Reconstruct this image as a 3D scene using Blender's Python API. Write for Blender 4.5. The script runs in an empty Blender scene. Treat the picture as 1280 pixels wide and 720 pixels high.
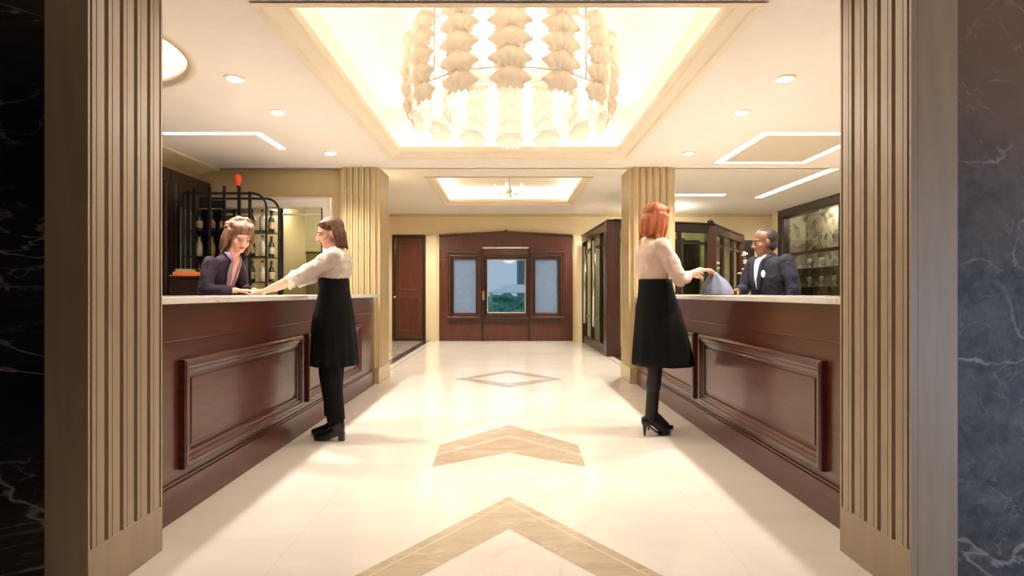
import bpy, bmesh, math, random
from mathutils import Vector, Matrix, Euler
random.seed(7)
S = bpy.context.scene
COL = S.collection
PI = math.pi
R = math.radians

# ------------------------------------------------------------------ materials
def nt_new(name):
    m = bpy.data.materials.new(name); m.use_nodes = True
    nt = m.node_tree; nt.nodes.clear()
    out = nt.nodes.new('ShaderNodeOutputMaterial')
    return m, nt, out

def prin(name, col, rough=0.5, metal=0.0, coat=0.0, var=0.0, vscale=8.0, bump=0.0, bscale=60.0,
         trans=0.0, col2=None, spec=0.5, stretch=(1, 1, 1), sheen=0.0, detail=6.0):
    m, nt, out = nt_new(name)
    b = nt.nodes.new('ShaderNodeBsdfPrincipled')
    b.inputs['Roughness'].default_value = rough
    b.inputs['Metallic'].default_value = metal
    b.inputs['Coat Weight'].default_value = coat
    b.inputs['Coat Roughness'].default_value = 0.12
    b.inputs['Transmission Weight'].default_value = trans
    b.inputs['Specular IOR Level'].default_value = spec
    b.inputs['Sheen Weight'].default_value = sheen
    c = (*col, 1)
    b.inputs['Base Color'].default_value = c
    tc = nt.nodes.new('ShaderNodeTexCoord')
    mp = nt.nodes.new('ShaderNodeMapping'); mp.inputs['Scale'].default_value = stretch
    nt.links.new(tc.outputs['Object'], mp.inputs['Vector'])
    if var > 0 or col2:
        n = nt.nodes.new('ShaderNodeTexNoise'); n.inputs['Scale'].default_value = vscale
        n.inputs['Detail'].default_value = detail
        nt.links.new(mp.outputs['Vector'], n.inputs['Vector'])
        rp = nt.nodes.new('ShaderNodeValToRGB')
        rp.color_ramp.elements[0].position = 0.35; rp.color_ramp.elements[1].position = 0.65
        c2 = col2 if col2 else tuple(min(1, x * (1 + var)) for x in col)
        c1 = col if col2 else tuple(x * (1 - var) for x in col)
        rp.color_ramp.elements[0].color = (*c1, 1); rp.color_ramp.elements[1].color = (*c2, 1)
        nt.links.new(n.outputs['Fac'], rp.inputs['Fac'])
        nt.links.new(rp.outputs['Color'], b.inputs['Base Color'])
    if bump > 0:
        n2 = nt.nodes.new('ShaderNodeTexNoise'); n2.inputs['Scale'].default_value = bscale
        nt.links.new(mp.outputs['Vector'], n2.inputs['Vector'])
        bp = nt.nodes.new('ShaderNodeBump'); bp.inputs['Strength'].default_value = bump
        bp.inputs['Distance'].default_value = 0.01
        nt.links.new(n2.outputs['Fac'], bp.inputs['Height'])
        nt.links.new(bp.outputs['Normal'], b.inputs['Normal'])
    nt.links.new(b.outputs[0], out.inputs['Surface'])
    return m

def emis(name, col, st):
    m, nt, out = nt_new(name)
    e = nt.nodes.new('ShaderNodeEmission'); e.inputs['Color'].default_value = (*col, 1)
    e.inputs['Strength'].default_value = st
    nt.links.new(e.outputs[0], out.inputs['Surface'])
    return m

def glass(name, tint=(1, 1, 1), gloss=0.12, rough=0.03, body=None, bw=0.0):
    """thin pane: transparent tint + a fresnel reflection (+ an optional milky body)"""
    m, nt, out = nt_new(name)
    t = nt.nodes.new('ShaderNodeBsdfTransparent'); t.inputs['Color'].default_value = (*tint, 1)
    g = nt.nodes.new('ShaderNodeBsdfGlossy'); g.inputs['Roughness'].default_value = rough
    g.inputs['Color'].default_value = (0.9, 0.92, 0.9, 1)
    lw = nt.nodes.new('ShaderNodeLayerWeight'); lw.inputs['Blend'].default_value = 0.5
    pw = nt.nodes.new('ShaderNodeMath'); pw.operation = 'POWER'; pw.inputs[1].default_value = 4.5
    nt.links.new(lw.outputs['Facing'], pw.inputs[0])
    ad = nt.nodes.new('ShaderNodeMath'); ad.operation = 'MULTIPLY_ADD'; ad.inputs[1].default_value = 0.7; ad.inputs[2].default_value = gloss
    nt.links.new(pw.outputs[0], ad.inputs[0])
    mx = nt.nodes.new('ShaderNodeMixShader')
    nt.links.new(ad.outputs[0], mx.inputs[0])
    src = t
    if body:
        d = nt.nodes.new('ShaderNodeBsdfTranslucent'); d.inputs['Color'].default_value = (*body, 1)
        m2 = nt.nodes.new('ShaderNodeMixShader'); m2.inputs[0].default_value = bw
        nt.links.new(t.outputs[0], m2.inputs[1]); nt.links.new(d.outputs[0], m2.inputs[2])
        src = m2
    nt.links.new(src.outputs[0], mx.inputs[1]); nt.links.new(g.outputs[0], mx.inputs[2])
    nt.links.new(mx.outputs[0], out.inputs['Surface'])
    return m

def translucent(name, col, mixv=0.5, rough=0.3):
    m, nt, out = nt_new(name)
    b = nt.nodes.new('ShaderNodeBsdfPrincipled'); b.inputs['Base Color'].default_value = (*col, 1)
    b.inputs['Roughness'].default_value = rough
    tc = nt.nodes.new('ShaderNodeTexCoord')
    n = nt.nodes.new('ShaderNodeTexNoise'); n.inputs['Scale'].default_value = 14
    nt.links.new(tc.outputs['Object'], n.inputs['Vector'])
    mxc = nt.nodes.new('ShaderNodeMix'); mxc.data_type = 'RGBA'
    mxc.inputs['A'].default_value = (*[c * 0.88 for c in col], 1); mxc.inputs['B'].default_value = (*[min(1, c * 1.1) for c in col], 1)
    nt.links.new(n.outputs['Fac'], mxc.inputs['Factor']); nt.links.new(mxc.outputs['Result'], b.inputs['Base Color'])
    t = nt.nodes.new('ShaderNodeBsdfTranslucent'); nt.links.new(mxc.outputs['Result'], t.inputs['Color'])
    mx = nt.nodes.new('ShaderNodeMixShader'); mx.inputs[0].default_value = mixv
    nt.links.new(b.outputs[0], mx.inputs[1]); nt.links.new(t.outputs[0], mx.inputs[2])
    nt.links.new(mx.outputs[0], out.inputs['Surface'])
    return m

def wood(name, c1, c2, rough=0.3, coat=0.5, stretch=(1.2, 1.2, 8)):
    m, nt, out = nt_new(name)
    b = nt.nodes.new('ShaderNodeBsdfPrincipled'); b.inputs['Roughness'].default_value = rough
    b.inputs['Coat Weight'].default_value = coat; b.inputs['Coat Roughness'].default_value = 0.15
    tc = nt.nodes.new('ShaderNodeTexCoord')
    mp = nt.nodes.new('ShaderNodeMapping'); mp.inputs['Scale'].default_value = stretch
    nt.links.new(tc.outputs['Object'], mp.inputs['Vector'])
    n = nt.nodes.new('ShaderNodeTexNoise'); n.inputs['Scale'].default_value = 3.5; n.inputs['Detail'].default_value = 8
    n.inputs['Distortion'].default_value = 1.2
    nt.links.new(mp.outputs['Vector'], n.inputs['Vector'])
    rp = nt.nodes.new('ShaderNodeValToRGB')
    rp.color_ramp.elements[0].position = 0.3; rp.color_ramp.elements[1].position = 0.7
    rp.color_ramp.elements[0].color = (*c1, 1); rp.color_ramp.elements[1].color = (*c2, 1)
    nt.links.new(n.outputs['Fac'], rp.inputs['Fac']); nt.links.new(rp.outputs['Color'], b.inputs['Base Color'])
    nt.links.new(b.outputs[0], out.inputs['Surface'])
    return m

def marble(name, base, base2, vein, scale=1.5, veinw=0.02, rough=0.12, dist=0.6, stretch=(1, 1, 1), rot=(0, 0, 0), amount=1.0, second=True, patch=None):
    m, nt, out = nt_new(name)
    b = nt.nodes.new('ShaderNodeBsdfPrincipled'); b.inputs['Roughness'].default_value = rough
    tc = nt.nodes.new('ShaderNodeTexCoord')
    mp = nt.nodes.new('ShaderNodeMapping'); mp.inputs['Scale'].default_value = stretch; mp.inputs['Rotation'].default_value = rot
    nt.links.new(tc.outputs['Object'], mp.inputs['Vector'])
    n0 = nt.nodes.new('ShaderNodeTexNoise'); n0.inputs['Scale'].default_value = scale * 0.9; n0.inputs['Detail'].default_value = 8
    n0.inputs['Roughness'].default_value = 0.65
    nt.links.new(mp.outputs['Vector'], n0.inputs['Vector'])
    rp0 = nt.nodes.new('ShaderNodeValToRGB'); rp0.color_ramp.elements[0].position = 0.35; rp0.color_ramp.elements[1].position = 0.7
    rp0.color_ramp.elements[0].color = (*base, 1); rp0.color_ramp.elements[1].color = (*base2, 1)
    nt.links.new(n0.outputs['Fac'], rp0.inputs['Fac'])
    prev = rp0.outputs['Color']
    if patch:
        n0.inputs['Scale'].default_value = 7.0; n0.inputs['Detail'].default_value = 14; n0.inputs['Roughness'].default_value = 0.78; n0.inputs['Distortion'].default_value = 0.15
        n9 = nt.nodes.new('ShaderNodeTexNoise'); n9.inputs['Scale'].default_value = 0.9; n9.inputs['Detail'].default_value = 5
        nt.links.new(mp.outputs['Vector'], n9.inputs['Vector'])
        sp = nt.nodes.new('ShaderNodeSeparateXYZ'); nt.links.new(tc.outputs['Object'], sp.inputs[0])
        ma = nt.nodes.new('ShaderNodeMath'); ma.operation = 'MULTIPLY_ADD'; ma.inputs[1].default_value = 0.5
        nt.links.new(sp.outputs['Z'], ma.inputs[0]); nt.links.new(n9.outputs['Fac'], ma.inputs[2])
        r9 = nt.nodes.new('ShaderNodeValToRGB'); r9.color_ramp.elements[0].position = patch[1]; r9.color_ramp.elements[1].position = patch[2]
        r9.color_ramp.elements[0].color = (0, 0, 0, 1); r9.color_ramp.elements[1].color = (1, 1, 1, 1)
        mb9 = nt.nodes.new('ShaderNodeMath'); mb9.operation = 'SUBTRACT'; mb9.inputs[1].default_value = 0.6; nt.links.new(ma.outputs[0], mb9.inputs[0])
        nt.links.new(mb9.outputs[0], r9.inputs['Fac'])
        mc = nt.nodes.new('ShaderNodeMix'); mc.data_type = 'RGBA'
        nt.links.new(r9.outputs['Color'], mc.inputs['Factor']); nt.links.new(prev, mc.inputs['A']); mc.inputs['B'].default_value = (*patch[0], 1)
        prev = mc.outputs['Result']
    for k, (sc, w, st) in enumerate([(scale, veinw, amount), (scale * 2.7, veinw * 0.9, amount * 0.45)][:2 if second else 1]):
        na = nt.nodes.new('ShaderNodeTexNoise'); na.inputs['Scale'].default_value = sc; na.inputs['Detail'].default_value = 7
        na.inputs['Distortion'].default_value = dist
        nt.links.new(mp.outputs['Vector'], na.inputs['Vector'])
        s = nt.nodes.new('ShaderNodeMath'); s.operation = 'SUBTRACT'; s.inputs[1].default_value = 0.5 + 0.03 * k
        nt.links.new(na.outputs['Fac'], s.inputs[0])
        a = nt.nodes.new('ShaderNodeMath'); a.operation = 'ABSOLUTE'; nt.links.new(s.outputs[0], a.inputs[0])
        rp = nt.nodes.new('ShaderNodeValToRGB'); rp.color_ramp.elements[0].position = 0.0; rp.color_ramp.elements[1].position = w
        rp.color_ramp.elements[0].color = (st, st, st, 1); rp.color_ramp.elements[1].color = (0, 0, 0, 1)
        nt.links.new(a.outputs[0], rp.inputs['Fac'])
        nb = nt.nodes.new('ShaderNodeTexNoise'); nb.inputs['Scale'].default_value = sc * 1.3
        nt.links.new(mp.outputs['Vector'], nb.inputs['Vector'])
        rq = nt.nodes.new('ShaderNodeValToRGB'); rq.color_ramp.elements[0].position = 0.42; rq.color_ramp.elements[1].position = 0.62
        nt.links.new(nb.outputs['Fac'], rq.inputs['Fac'])
        mu = nt.nodes.new('ShaderNodeMath'); mu.operation = 'MULTIPLY'
        nt.links.new(rp.outputs['Color'], mu.inputs[0]); nt.links.new(rq.outputs['Color'], mu.inputs[1])
        mx = nt.nodes.new('ShaderNodeMix'); mx.data_type = 'RGBA'
        nt.links.new(mu.outputs[0], mx.inputs['Factor']); nt.links.new(prev, mx.inputs['A']); mx.inputs['B'].default_value = (*vein, 1)
        prev = mx.outputs['Result']
    nt.links.new(prev, b.inputs['Base Color'])
    nt.links.new(b.outputs[0], out.inputs['Surface'])
    return m

def tile_marble(name, c1, c2, joint, sx, sy, rough=0.2, jw=0.006, stretch=(0.6, 1.6, 1)):
    m, nt, out = nt_new(name)
    b = nt.nodes.new('ShaderNodeBsdfPrincipled'); b.inputs['Roughness'].default_value = rough
    tc = nt.nodes.new('ShaderNodeTexCoord')
    mp = nt.nodes.new('ShaderNodeMapping'); mp.inputs['Scale'].default_value = stretch
    nt.links.new(tc.outputs['Object'], mp.inputs['Vector'])
    n = nt.nodes.new('ShaderNodeTexNoise'); n.inputs['Scale'].default_value = 2.2; n.inputs['Detail'].default_value = 9
    n.inputs['Distortion'].default_value = 0.8
    nt.links.new(mp.outputs['Vector'], n.inputs['Vector'])
    rp = nt.nodes.new('ShaderNodeValToRGB'); rp.color_ramp.elements[0].position = 0.3; rp.color_ramp.elements[1].position = 0.7
    rp.color_ramp.elements[0].color = (*c1, 1); rp.color_ramp.elements[1].color = (*c2, 1)
    nt.links.new(n.outputs['Fac'], rp.inputs['Fac'])
    br = nt.nodes.new('ShaderNodeTexBrick'); br.offset = 0.0
    br.inputs['Scale'].default_value = 1.0; br.inputs['Mortar Size'].default_value = jw
    br.inputs['Brick Width'].default_value = sx; br.inputs['Row Height'].default_value = sy
    br.inputs['Mortar Smooth'].default_value = 0.4
    br.inputs['Color1'].default_value = (1, 1, 1, 1); br.inputs['Color2'].default_value = (0.97, 0.965, 0.955, 1)
    br.inputs['Mortar'].default_value = (*joint, 1)
    nt.links.new(tc.outputs['Object'], br.inputs['Vector'])
    mu = nt.nodes.new('ShaderNodeMix'); mu.data_type = 'RGBA'; mu.blend_type = 'MULTIPLY'; mu.inputs['Factor'].default_value = 1
    nt.links.new(rp.outputs['Color'], mu.inputs['A']); nt.links.new(br.outputs['Color'], mu.inputs['B'])
    nt.links.new(mu.outputs['Result'], b.inputs['Base Color'])
    nt.links.new(b.outputs[0], out.inputs['Surface'])
    return m

M = {}
M['ceil'] = prin('ceiling_plaster', (0.82, 0.75, 0.68), 0.85, var=0.015, bump=0.02)
M['ceil_white'] = prin('cove_plaster', (0.88, 0.80, 0.68), 0.8, var=0.01)
M['trimcream'] = prin('cream_moulding_paint', (0.80, 0.69, 0.54), 0.5, var=0.01)
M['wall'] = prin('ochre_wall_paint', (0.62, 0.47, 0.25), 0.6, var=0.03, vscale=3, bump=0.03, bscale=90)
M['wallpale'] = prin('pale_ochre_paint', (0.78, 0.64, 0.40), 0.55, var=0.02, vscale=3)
M['gold'] = prin('champagne_lacquer', (0.42, 0.325, 0.23), 0.45, metal=0.0, coat=0.05, var=0.05, vscale=5, stretch=(4, 4, 0.5))
M['gold2'] = prin('bright_champagne_lacquer', (0.58, 0.45, 0.25), 0.35, metal=0.1, coat=0.25, var=0.015, vscale=5, stretch=(4, 4, 0.5))
M['wood'] = wood('mahogany', (0.060, 0.0115, 0.0065), (0.115, 0.024, 0.013), 0.34, 0.45, (0.6, 0.6, 6))
M['woodred'] = wood('mahogany_door', (0.070, 0.017, 0.009), (0.120, 0.030, 0.015), 0.4, 0.3, (5, 5, 0.7))
M['woodpost'] = wood('dark_mahogany_post', (0.030, 0.009, 0.005), (0.065, 0.018, 0.010), 0.3, 0.4, (5, 5, 0.7))
M['wooddark'] = wood('dark_wood', (0.014, 0.006, 0.004), (0.032, 0.014, 0.009), 0.3, 0.4, (5, 5, 0.7))
M['floor'] = tile_marble('cream_marble_floor', (0.80, 0.74, 0.67), (0.87, 0.82, 0.755), (0.93, 0.91, 0.88), 0.95, 0.95, 0.16, 0.004)
M['tan'] = marble('tan_marble_inlay', (0.50, 0.395, 0.285), (0.62, 0.51, 0.385), (0.70, 0.59, 0.46), 3.0, 0.04, 0.16, 0.6, (1, 4, 1))
M['runner'] = marble('cream_marble_runner', (0.82, 0.755, 0.68), (0.88, 0.83, 0.765), (0.76, 0.69, 0.61), 2.0, 0.03, 0.16)
M['tanpale'] = marble('pale_tan_marble_line', (0.64, 0.54, 0.43), (0.72, 0.62, 0.51), (0.78, 0.7, 0.6), 3.0, 0.04, 0.16)
M['mauve'] = marble('grey_pink_marble_inlay', (0.50, 0.40, 0.34), (0.60, 0.50, 0.43), (0.70, 0.62, 0.55), 3.0, 0.04, 0.16)
M['border'] = marble('dark_green_marble', (0.05, 0.055, 0.045), (0.10, 0.10, 0.085), (0.3, 0.3, 0.26), 3.0, 0.03, 0.12)
M['greym'] = marble('grey_marble', (0.42, 0.38, 0.32), (0.55, 0.50, 0.43), (0.30, 0.28, 0.25), 1.6, 0.04, 0.12)
M['white'] = marble('white_countertop_stone', (0.80, 0.76, 0.72), (0.88, 0.85, 0.81), (0.62, 0.58, 0.55), 2.2, 0.015, 0.12)
M['blackm'] = marble('black_marble', (0.010, 0.010, 0.012), (0.030, 0.030, 0.036), (0.42, 0.41, 0.46), 1.15, 0.010, 0.16, 1.1, (0.55, 1, 2.1), (0, R(-14), 0), 0.8)
M['blackm_lit'] = marble('lit_black_marble', (0.016, 0.018, 0.022), (0.155, 0.15, 0.16), (0.42, 0.39, 0.37), 2.6, 0.013, 0.6, 0.7, (1.0, 1, 1.0), (0, R(42), 0), 0.75,
                    patch=((0.22, 0.13, 0.085), 0.52, 0.95))  # black marble again, its brighter lighting put into the colour; browner towards the top
M['black'] = prin('black_metal', (0.012, 0.011, 0.010), 0.35, metal=0.4)
M['chrome'] = prin('brushed_steel', (0.62, 0.60, 0.57), 0.25, metal=0.9)
M['brass'] = prin('brass', (0.80, 0.58, 0.28), 0.22, metal=0.9)
M['petal'] = translucent('cream_shell_glass', (0.86, 0.79, 0.69), 0.42, 0.35)
M['led'] = emis('cove_led', (1.0, 0.92, 0.81), 9.5)
M['led2'] = emis('ceiling_slot_led', (1.0, 0.90, 0.74), 1.6)
M['lens'] = emis('downlight_lens', (1.0, 0.90, 0.75), 14)
M['lamp'] = emis('chandelier_lamp_glow', (1.0, 0.93, 0.82), 1.1)
M['paneglass'] = glass('clear_window_glass', (0.93, 0.97, 0.95), 0.03)
M['vestglass'] = glass('greenish_vestibule_glass', (0.58, 0.66, 0.54), 0.10, 0.04)
M['olive'] = prin('olive_wall_paint', (0.30, 0.24, 0.09), 0.7, var=0.05)
M['olivepale'] = prin('pale_olive_paint', (0.50, 0.44, 0.26), 0.7, var=0.03)
M['curtain'] = prin('dark_green_curtain', (0.055, 0.058, 0.02), 0.8, var=0.2)
M['frost'] = translucent('frosted_glass', (0.80, 0.83, 0.90), 0.9, 0.4)
M['skin'] = prin('fair_skin', (0.58, 0.31, 0.21), 0.55, var=0.06, vscale=20)
M['skin2'] = prin('rosy_skin', (0.52, 0.25, 0.17), 0.55, var=0.08, vscale=20)
M['skindark'] = prin('brown_skin', (0.15, 0.060, 0.032), 0.5, var=0.08, vscale=20)
M['lips'] = prin('lip_red', (0.38, 0.11, 0.085), 0.4)
M['eyew'] = prin('eye_white', (0.48, 0.42, 0.38), 0.3)
M['iris'] = prin('iris_dark', (0.03, 0.018, 0.012), 0.15)
M['hair_brown'] = prin('brown_hair', (0.060, 0.020, 0.010), 0.45, col2=(0.17, 0.060, 0.025), vscale=16, stretch=(3, 3, 0.5), bump=0.6, bscale=40)
M['hair_ginger'] = prin('ginger_hair', (0.30, 0.070, 0.022), 0.42, col2=(0.52, 0.155, 0.055), vscale=16, stretch=(3, 3, 0.5), bump=0.5, bscale=40)
M['hair_dark'] = prin('dark_blond_hair', (0.040, 0.016, 0.008), 0.5, col2=(0.22, 0.095, 0.040), vscale=14, stretch=(3, 3, 0.6), bump=0.6, bscale=40)
M['hair_black'] = prin('black_hair', (0.020, 0.010, 0.008), 0.6, bump=0.5, bscale=160)
M['blouse'] = prin('cream_blouse_cloth', (0.62, 0.52, 0.45), 0.8, var=0.05, vscale=12, bump=0.8, bscale=14, sheen=0.2)
M['blouse2'] = prin('pink_white_blouse_cloth', (0.68, 0.50, 0.42), 0.8, var=0.04, vscale=9, bump=0.5, bscale=12, sheen=0.2)
M['blackcloth'] = prin('black_cloth', (0.0035, 0.003, 0.0035), 0.8, var=0.2, bump=0.5, bscale=14, spec=0.2)
M['tights'] = prin('black_tights', (0.012, 0.009, 0.011), 0.6)
M['leather'] = prin('black_leather', (0.008, 0.007, 0.007), 0.22)
M['navy'] = prin('purple_navy_cloth', (0.017, 0.009, 0.020), 0.75, var=0.15, bump=0.5, bscale=14, spec=0.25)
M['lilac'] = prin('lilac_scarf_cloth', (0.16, 0.095, 0.15), 0.6, var=0.1, bump=0.5, bscale=20)
M['suit'] = prin('dark_blue_suit_cloth', (0.016, 0.016, 0.027), 0.75, var=0.12, bump=0.4, bscale=14, spec=0.25)
M['shirt'] = prin('pale_blue_shirt', (0.45, 0.46, 0.52), 0.7, bump=0.4, bscale=14)
M['badge'] = prin('white_badge', (0.85, 0.83, 0.78), 0.4)
M['bag'] = prin('blue_grey_cloth', (0.17, 0.18, 0.255), 0.8, var=0.08, bump=0.8, bscale=10)
M['red'] = prin('coral_red_glass', (0.95, 0.10, 0.035), 0.25, var=0.05)
M['orange'] = prin('orange_card', (0.80, 0.19, 0.04), 0.5, var=0.1)
M['bottle_dark'] = prin('dark_bottle_glass', (0.014, 0.018, 0.010), 0.12, coat=0.5)
M['bottle_amber'] = prin('amber_bottle_glass', (0.50, 0.23, 0.05), 0.12, coat=0.5)
M['bottle_pale'] = prin('pale_bottle_glass', (0.30, 0.29, 0.22), 0.1, coat=0.5)
M['paper'] = prin('label_paper', (0.38, 0.29, 0.17), 0.6)
M['grass'] = prin('garden_grass', (0.07, 0.20, 0.13), 0.9, col2=(0.13, 0.30, 0.20), vscale=3)
M['leaf'] = prin('shrub_leaves', (0.08, 0.24, 0.19), 0.8, col2=(0.18, 0.40, 0.32), vscale=9, bump=0.8, bscale=20)
M['canopy'] = prin('white_canvas', (0.85, 0.88, 0.88), 0.7)
M['haze'] = prin('distant_grey_building', (0.22, 0.27, 0.35), 0.9, var=0.1)
M['foil'] = prin('petal_pink', (0.80, 0.42, 0.40), 0.6, var=0.2)
M['petalw'] = prin('petal_white', (0.85, 0.78, 0.74), 0.6)
M['dark'] = prin('near_black_backing', (0.02, 0.018, 0.014), 0.6)

def mosaic_mat():
    m, nt, out = nt_new('smoked_glass_mosaic')
    b = nt.nodes.new('ShaderNodeBsdfPrincipled'); b.inputs['Roughness'].default_value = 0.25
    tc = nt.nodes.new('ShaderNodeTexCoord')
    v = nt.nodes.new('ShaderNodeTexVoronoi'); v.inputs['Scale'].default_value = 7
    nt.links.new(tc.outputs['Object'], v.inputs['Vector'])
    rp = nt.nodes.new('ShaderNodeValToRGB')
    rp.color_ramp.elements[0].position = 0.2; rp.color_ramp.elements[1].position = 0.9
    rp.color_ramp.elements[0].color = (0.12, 0.105, 0.07, 1); rp.color_ramp.elements[1].color = (0.50, 0.45, 0.35, 1)
    nt.links.new(v.outputs['Color'], rp.inputs['Fac']); nt.links.new(rp.outputs['Color'], b.inputs['Base Color'])
    b.inputs['Metallic'].default_value = 0.0
    bp = nt.nodes.new('ShaderNodeBump'); bp.inputs['Strength'].default_value = 0.4; bp.inputs['Distance'].default_value = 0.01
    nt.links.new(v.outputs['Distance'], bp.inputs['Height']); nt.links.new(bp.outputs['Normal'], b.inputs['Normal'])
    nt.links.new(b.outputs[0], out.inputs['Surface'])
    return m
M['mosaic'] = mosaic_mat()

# ------------------------------------------------------------------ mesh helpers
def link(o): COL.objects.link(o); return o

def empty(name, loc, label, cat, group=None, rz=0.0):
    o = bpy.data.objects.new(name, None); link(o); o.location = loc; o.rotation_euler = (0, 0, rz)
    o.empty_display_size = 0.1
    tag(o, label, cat, group); return o

def tag(o, label=None, cat=None, group=None, kind=None):
    if label: o['label'] = label
    if cat: o['category'] = cat
    if group: o['group'] = group
    if kind: o['kind'] = kind
    return o

class MB:
    def __init__(s, off=(0, 0, 0)):
        s.bm = bmesh.new(); s.off = Vector(off); s.mi = 0
    def faces(s, vs, fs, mi=None):
        v = [s.bm.verts.new(Vector(p) - s.off) for p in vs]
        for f in fs:
            try:
                q = s.bm.faces.new([v[i] for i in f]); q.material_index = s.mi if mi is None else mi
            except ValueError: pass
        return s
    def box(s, x0, x1, y0, y1, z0, z1):
        return s.faces([(x0, y0, z0), (x1, y0, z0), (x1, y1, z0), (x0, y1, z0), (x0, y0, z1), (x1, y0, z1), (x1, y1, z1), (x0, y1, z1)],
                       [(3, 2, 1, 0), (4, 5, 6, 7), (0, 1, 5, 4), (1, 2, 6, 5), (2, 3, 7, 6), (3, 0, 4, 7)])
    def obox(s, p, q, w, z0, z1):
        """box along the floor segment p->q of width w"""
        p = Vector((p[0], p[1])); q = Vector((q[0], q[1])); d = (q - p).normalized(); n = Vector((-d.y, d.x)) * w / 2
        c = [p + n, p - n, q - n, q + n]
        vs = [(a.x, a.y, z0) for a in c] + [(a.x, a.y, z1) for a in c]
        return s.faces(vs, [(3, 2, 1, 0), (4, 5, 6, 7), (0, 1, 5, 4), (1, 2, 6, 5), (2, 3, 7, 6), (3, 0, 4, 7)])
    def prism(s, poly, z0, z1):
        n = len(poly)
        vs = [(x, y, z0) for x, y in poly] + [(x, y, z1) for x, y in poly]
        fs = [tuple(range(n - 1, -1, -1)), tuple(range(n, 2 * n))] + [(i, (i + 1) % n, (i + 1) % n + n, i + n) for i in range(n)]
        return s.faces(vs, fs)
    def prism_y(s, poly, y0, y1):
        n = len(poly)
        vs = [(x, y0, z) for x, z in poly] + [(x, y1, z) for x, z in poly]
        fs = [tuple(range(n)), tuple(range(2 * n - 1, n - 1, -1))] + [((i + 1) % n, i, i + n, (i + 1) % n + n) for i in range(n)]
        return s.faces(vs, fs)
    def lathe(s, prof, c, seg=24, axis=None):
        c = Vector(c); vs = []; fs = []; n = len(prof)
        for k in range(seg):
            a = 2 * PI * k / seg
            for r, z in prof:
                p = Vector((r * math.cos(a), r * math.sin(a), z))
                if axis is not None: p = axis @ p
                vs.append(c + p)
        for k in range(seg):
            k2 = (k + 1) % seg
            for i in range(n - 1):
                fs.append((k * n + i, k2 * n + i, k2 * n + i + 1, k * n + i + 1))
        fs.append(tuple(k * n for k in range(seg - 1, -1, -1))); fs.append(tuple(k * n + n - 1 for k in range(seg)))
        return s.faces(vs, fs)
    def tube(s, pts, r, seg=8, r1=None, closed=False):
        pts = [Vector(p) for p in pts]; n = len(pts); rings = []
        up = None
        for i, p in enumerate(pts):
            if closed: d = (pts[(i + 1) % n] - pts[i - 1]).normalized()
            else: d = (pts[min(i + 1, n - 1)] - pts[max(i - 1, 0)]).normalized()
            if up is None:
                up = Vector((0, 0, 1)) if abs(d.z) < 0.9 else Vector((1, 0, 0))
            a = d.cross(up).normalized(); b = d.cross(a).normalized(); up = -b if b.dot(up) < 0 else b
            up = (up - d * up.dot(d)).normalized(); a = d.cross(up)
            rr = r if r1 is None else r + (r1 - r) * i / (n - 1)
            rings.append([p + (a * math.cos(2 * PI * k / seg) + up * math.sin(2 * PI * k / seg)) * rr for k in range(seg)])
        vs = [v for g in rings for v in g]; fs = []
        m = n if closed else n - 1
        for i in range(m):
            j = (i + 1) % n
            for k in range(seg):
                k2 = (k + 1) % seg
                fs.append((i * seg + k, i * seg + k2, j * seg + k2, j * seg + k))
        if not closed:
            fs.append(tuple(range(seg - 1, -1, -1))); fs.append(tuple((n - 1) * seg + k for k in range(seg)))
        return s.faces(vs, fs)
    def mould(s, o, u, v, n, w, h, prof):
        """mitred rectangular moulding; prof = (inset, out) pairs"""
        o, u, v, n = map(Vector, (o, u, v, n)); vs = []; fs = []
        for ins, out in prof:
            for a, b in ((ins, ins), (w - ins, ins), (w - ins, h - ins), (ins, h - ins)):
                vs.append(o + u * a + v * b + n * out)
        m = len(prof)
        for i in range(m - 1):
            for k in range(4):
                k2 = (k + 1) % 4
                fs.append((i * 4 + k, i * 4 + k2, (i + 1) * 4 + k2, (i + 1) * 4 + k))
        return s.faces(vs, fs)
    def ell(s, c, r, rot=None, sub=3, M4=None):
        mat = Matrix.Translation(Vector(c) - s.off) @ (rot.to_4x4() if rot else Matrix.Identity(4)) @ Matrix.Diagonal((*r, 1))
        if M4 is not None: mat = M4 @ mat
        bmesh.ops.create_icosphere(s.bm, subdivisions=sub, radius=1, matrix=mat); return s
    def cap(s, p0, p1, r0, r1, seg=14, flat0=False, flat1=False):
        p0 = Vector(p0); p1 = Vector(p1)
        d = (p1 - p0)
        if d.length > 1e-6:
            q = d.to_track_quat('Z', 'Y').to_matrix()
            mid = (p0 + p1) / 2 - s.off
            bmesh.ops.create_cone(s.bm, cap_ends=True, segments=seg, radius1=r0, radius2=r1, depth=d.length,
                                  matrix=Matrix.Translation(mid) @ q.to_4x4())
        if not flat0: s.ell(p0, (r0, r0, r0), sub=2)
        if not flat1: s.ell(p1, (r1, r1, r1), sub=2)
        return s
    def limb(s, pts, rad, flat_end=False, seg=14):
        for i in range(len(pts) - 1):
            s.cap(pts[i], pts[i + 1], rad[i], rad[i + 1], seg, flat1=(flat_end and i == len(pts) - 2))
        return s
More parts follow.
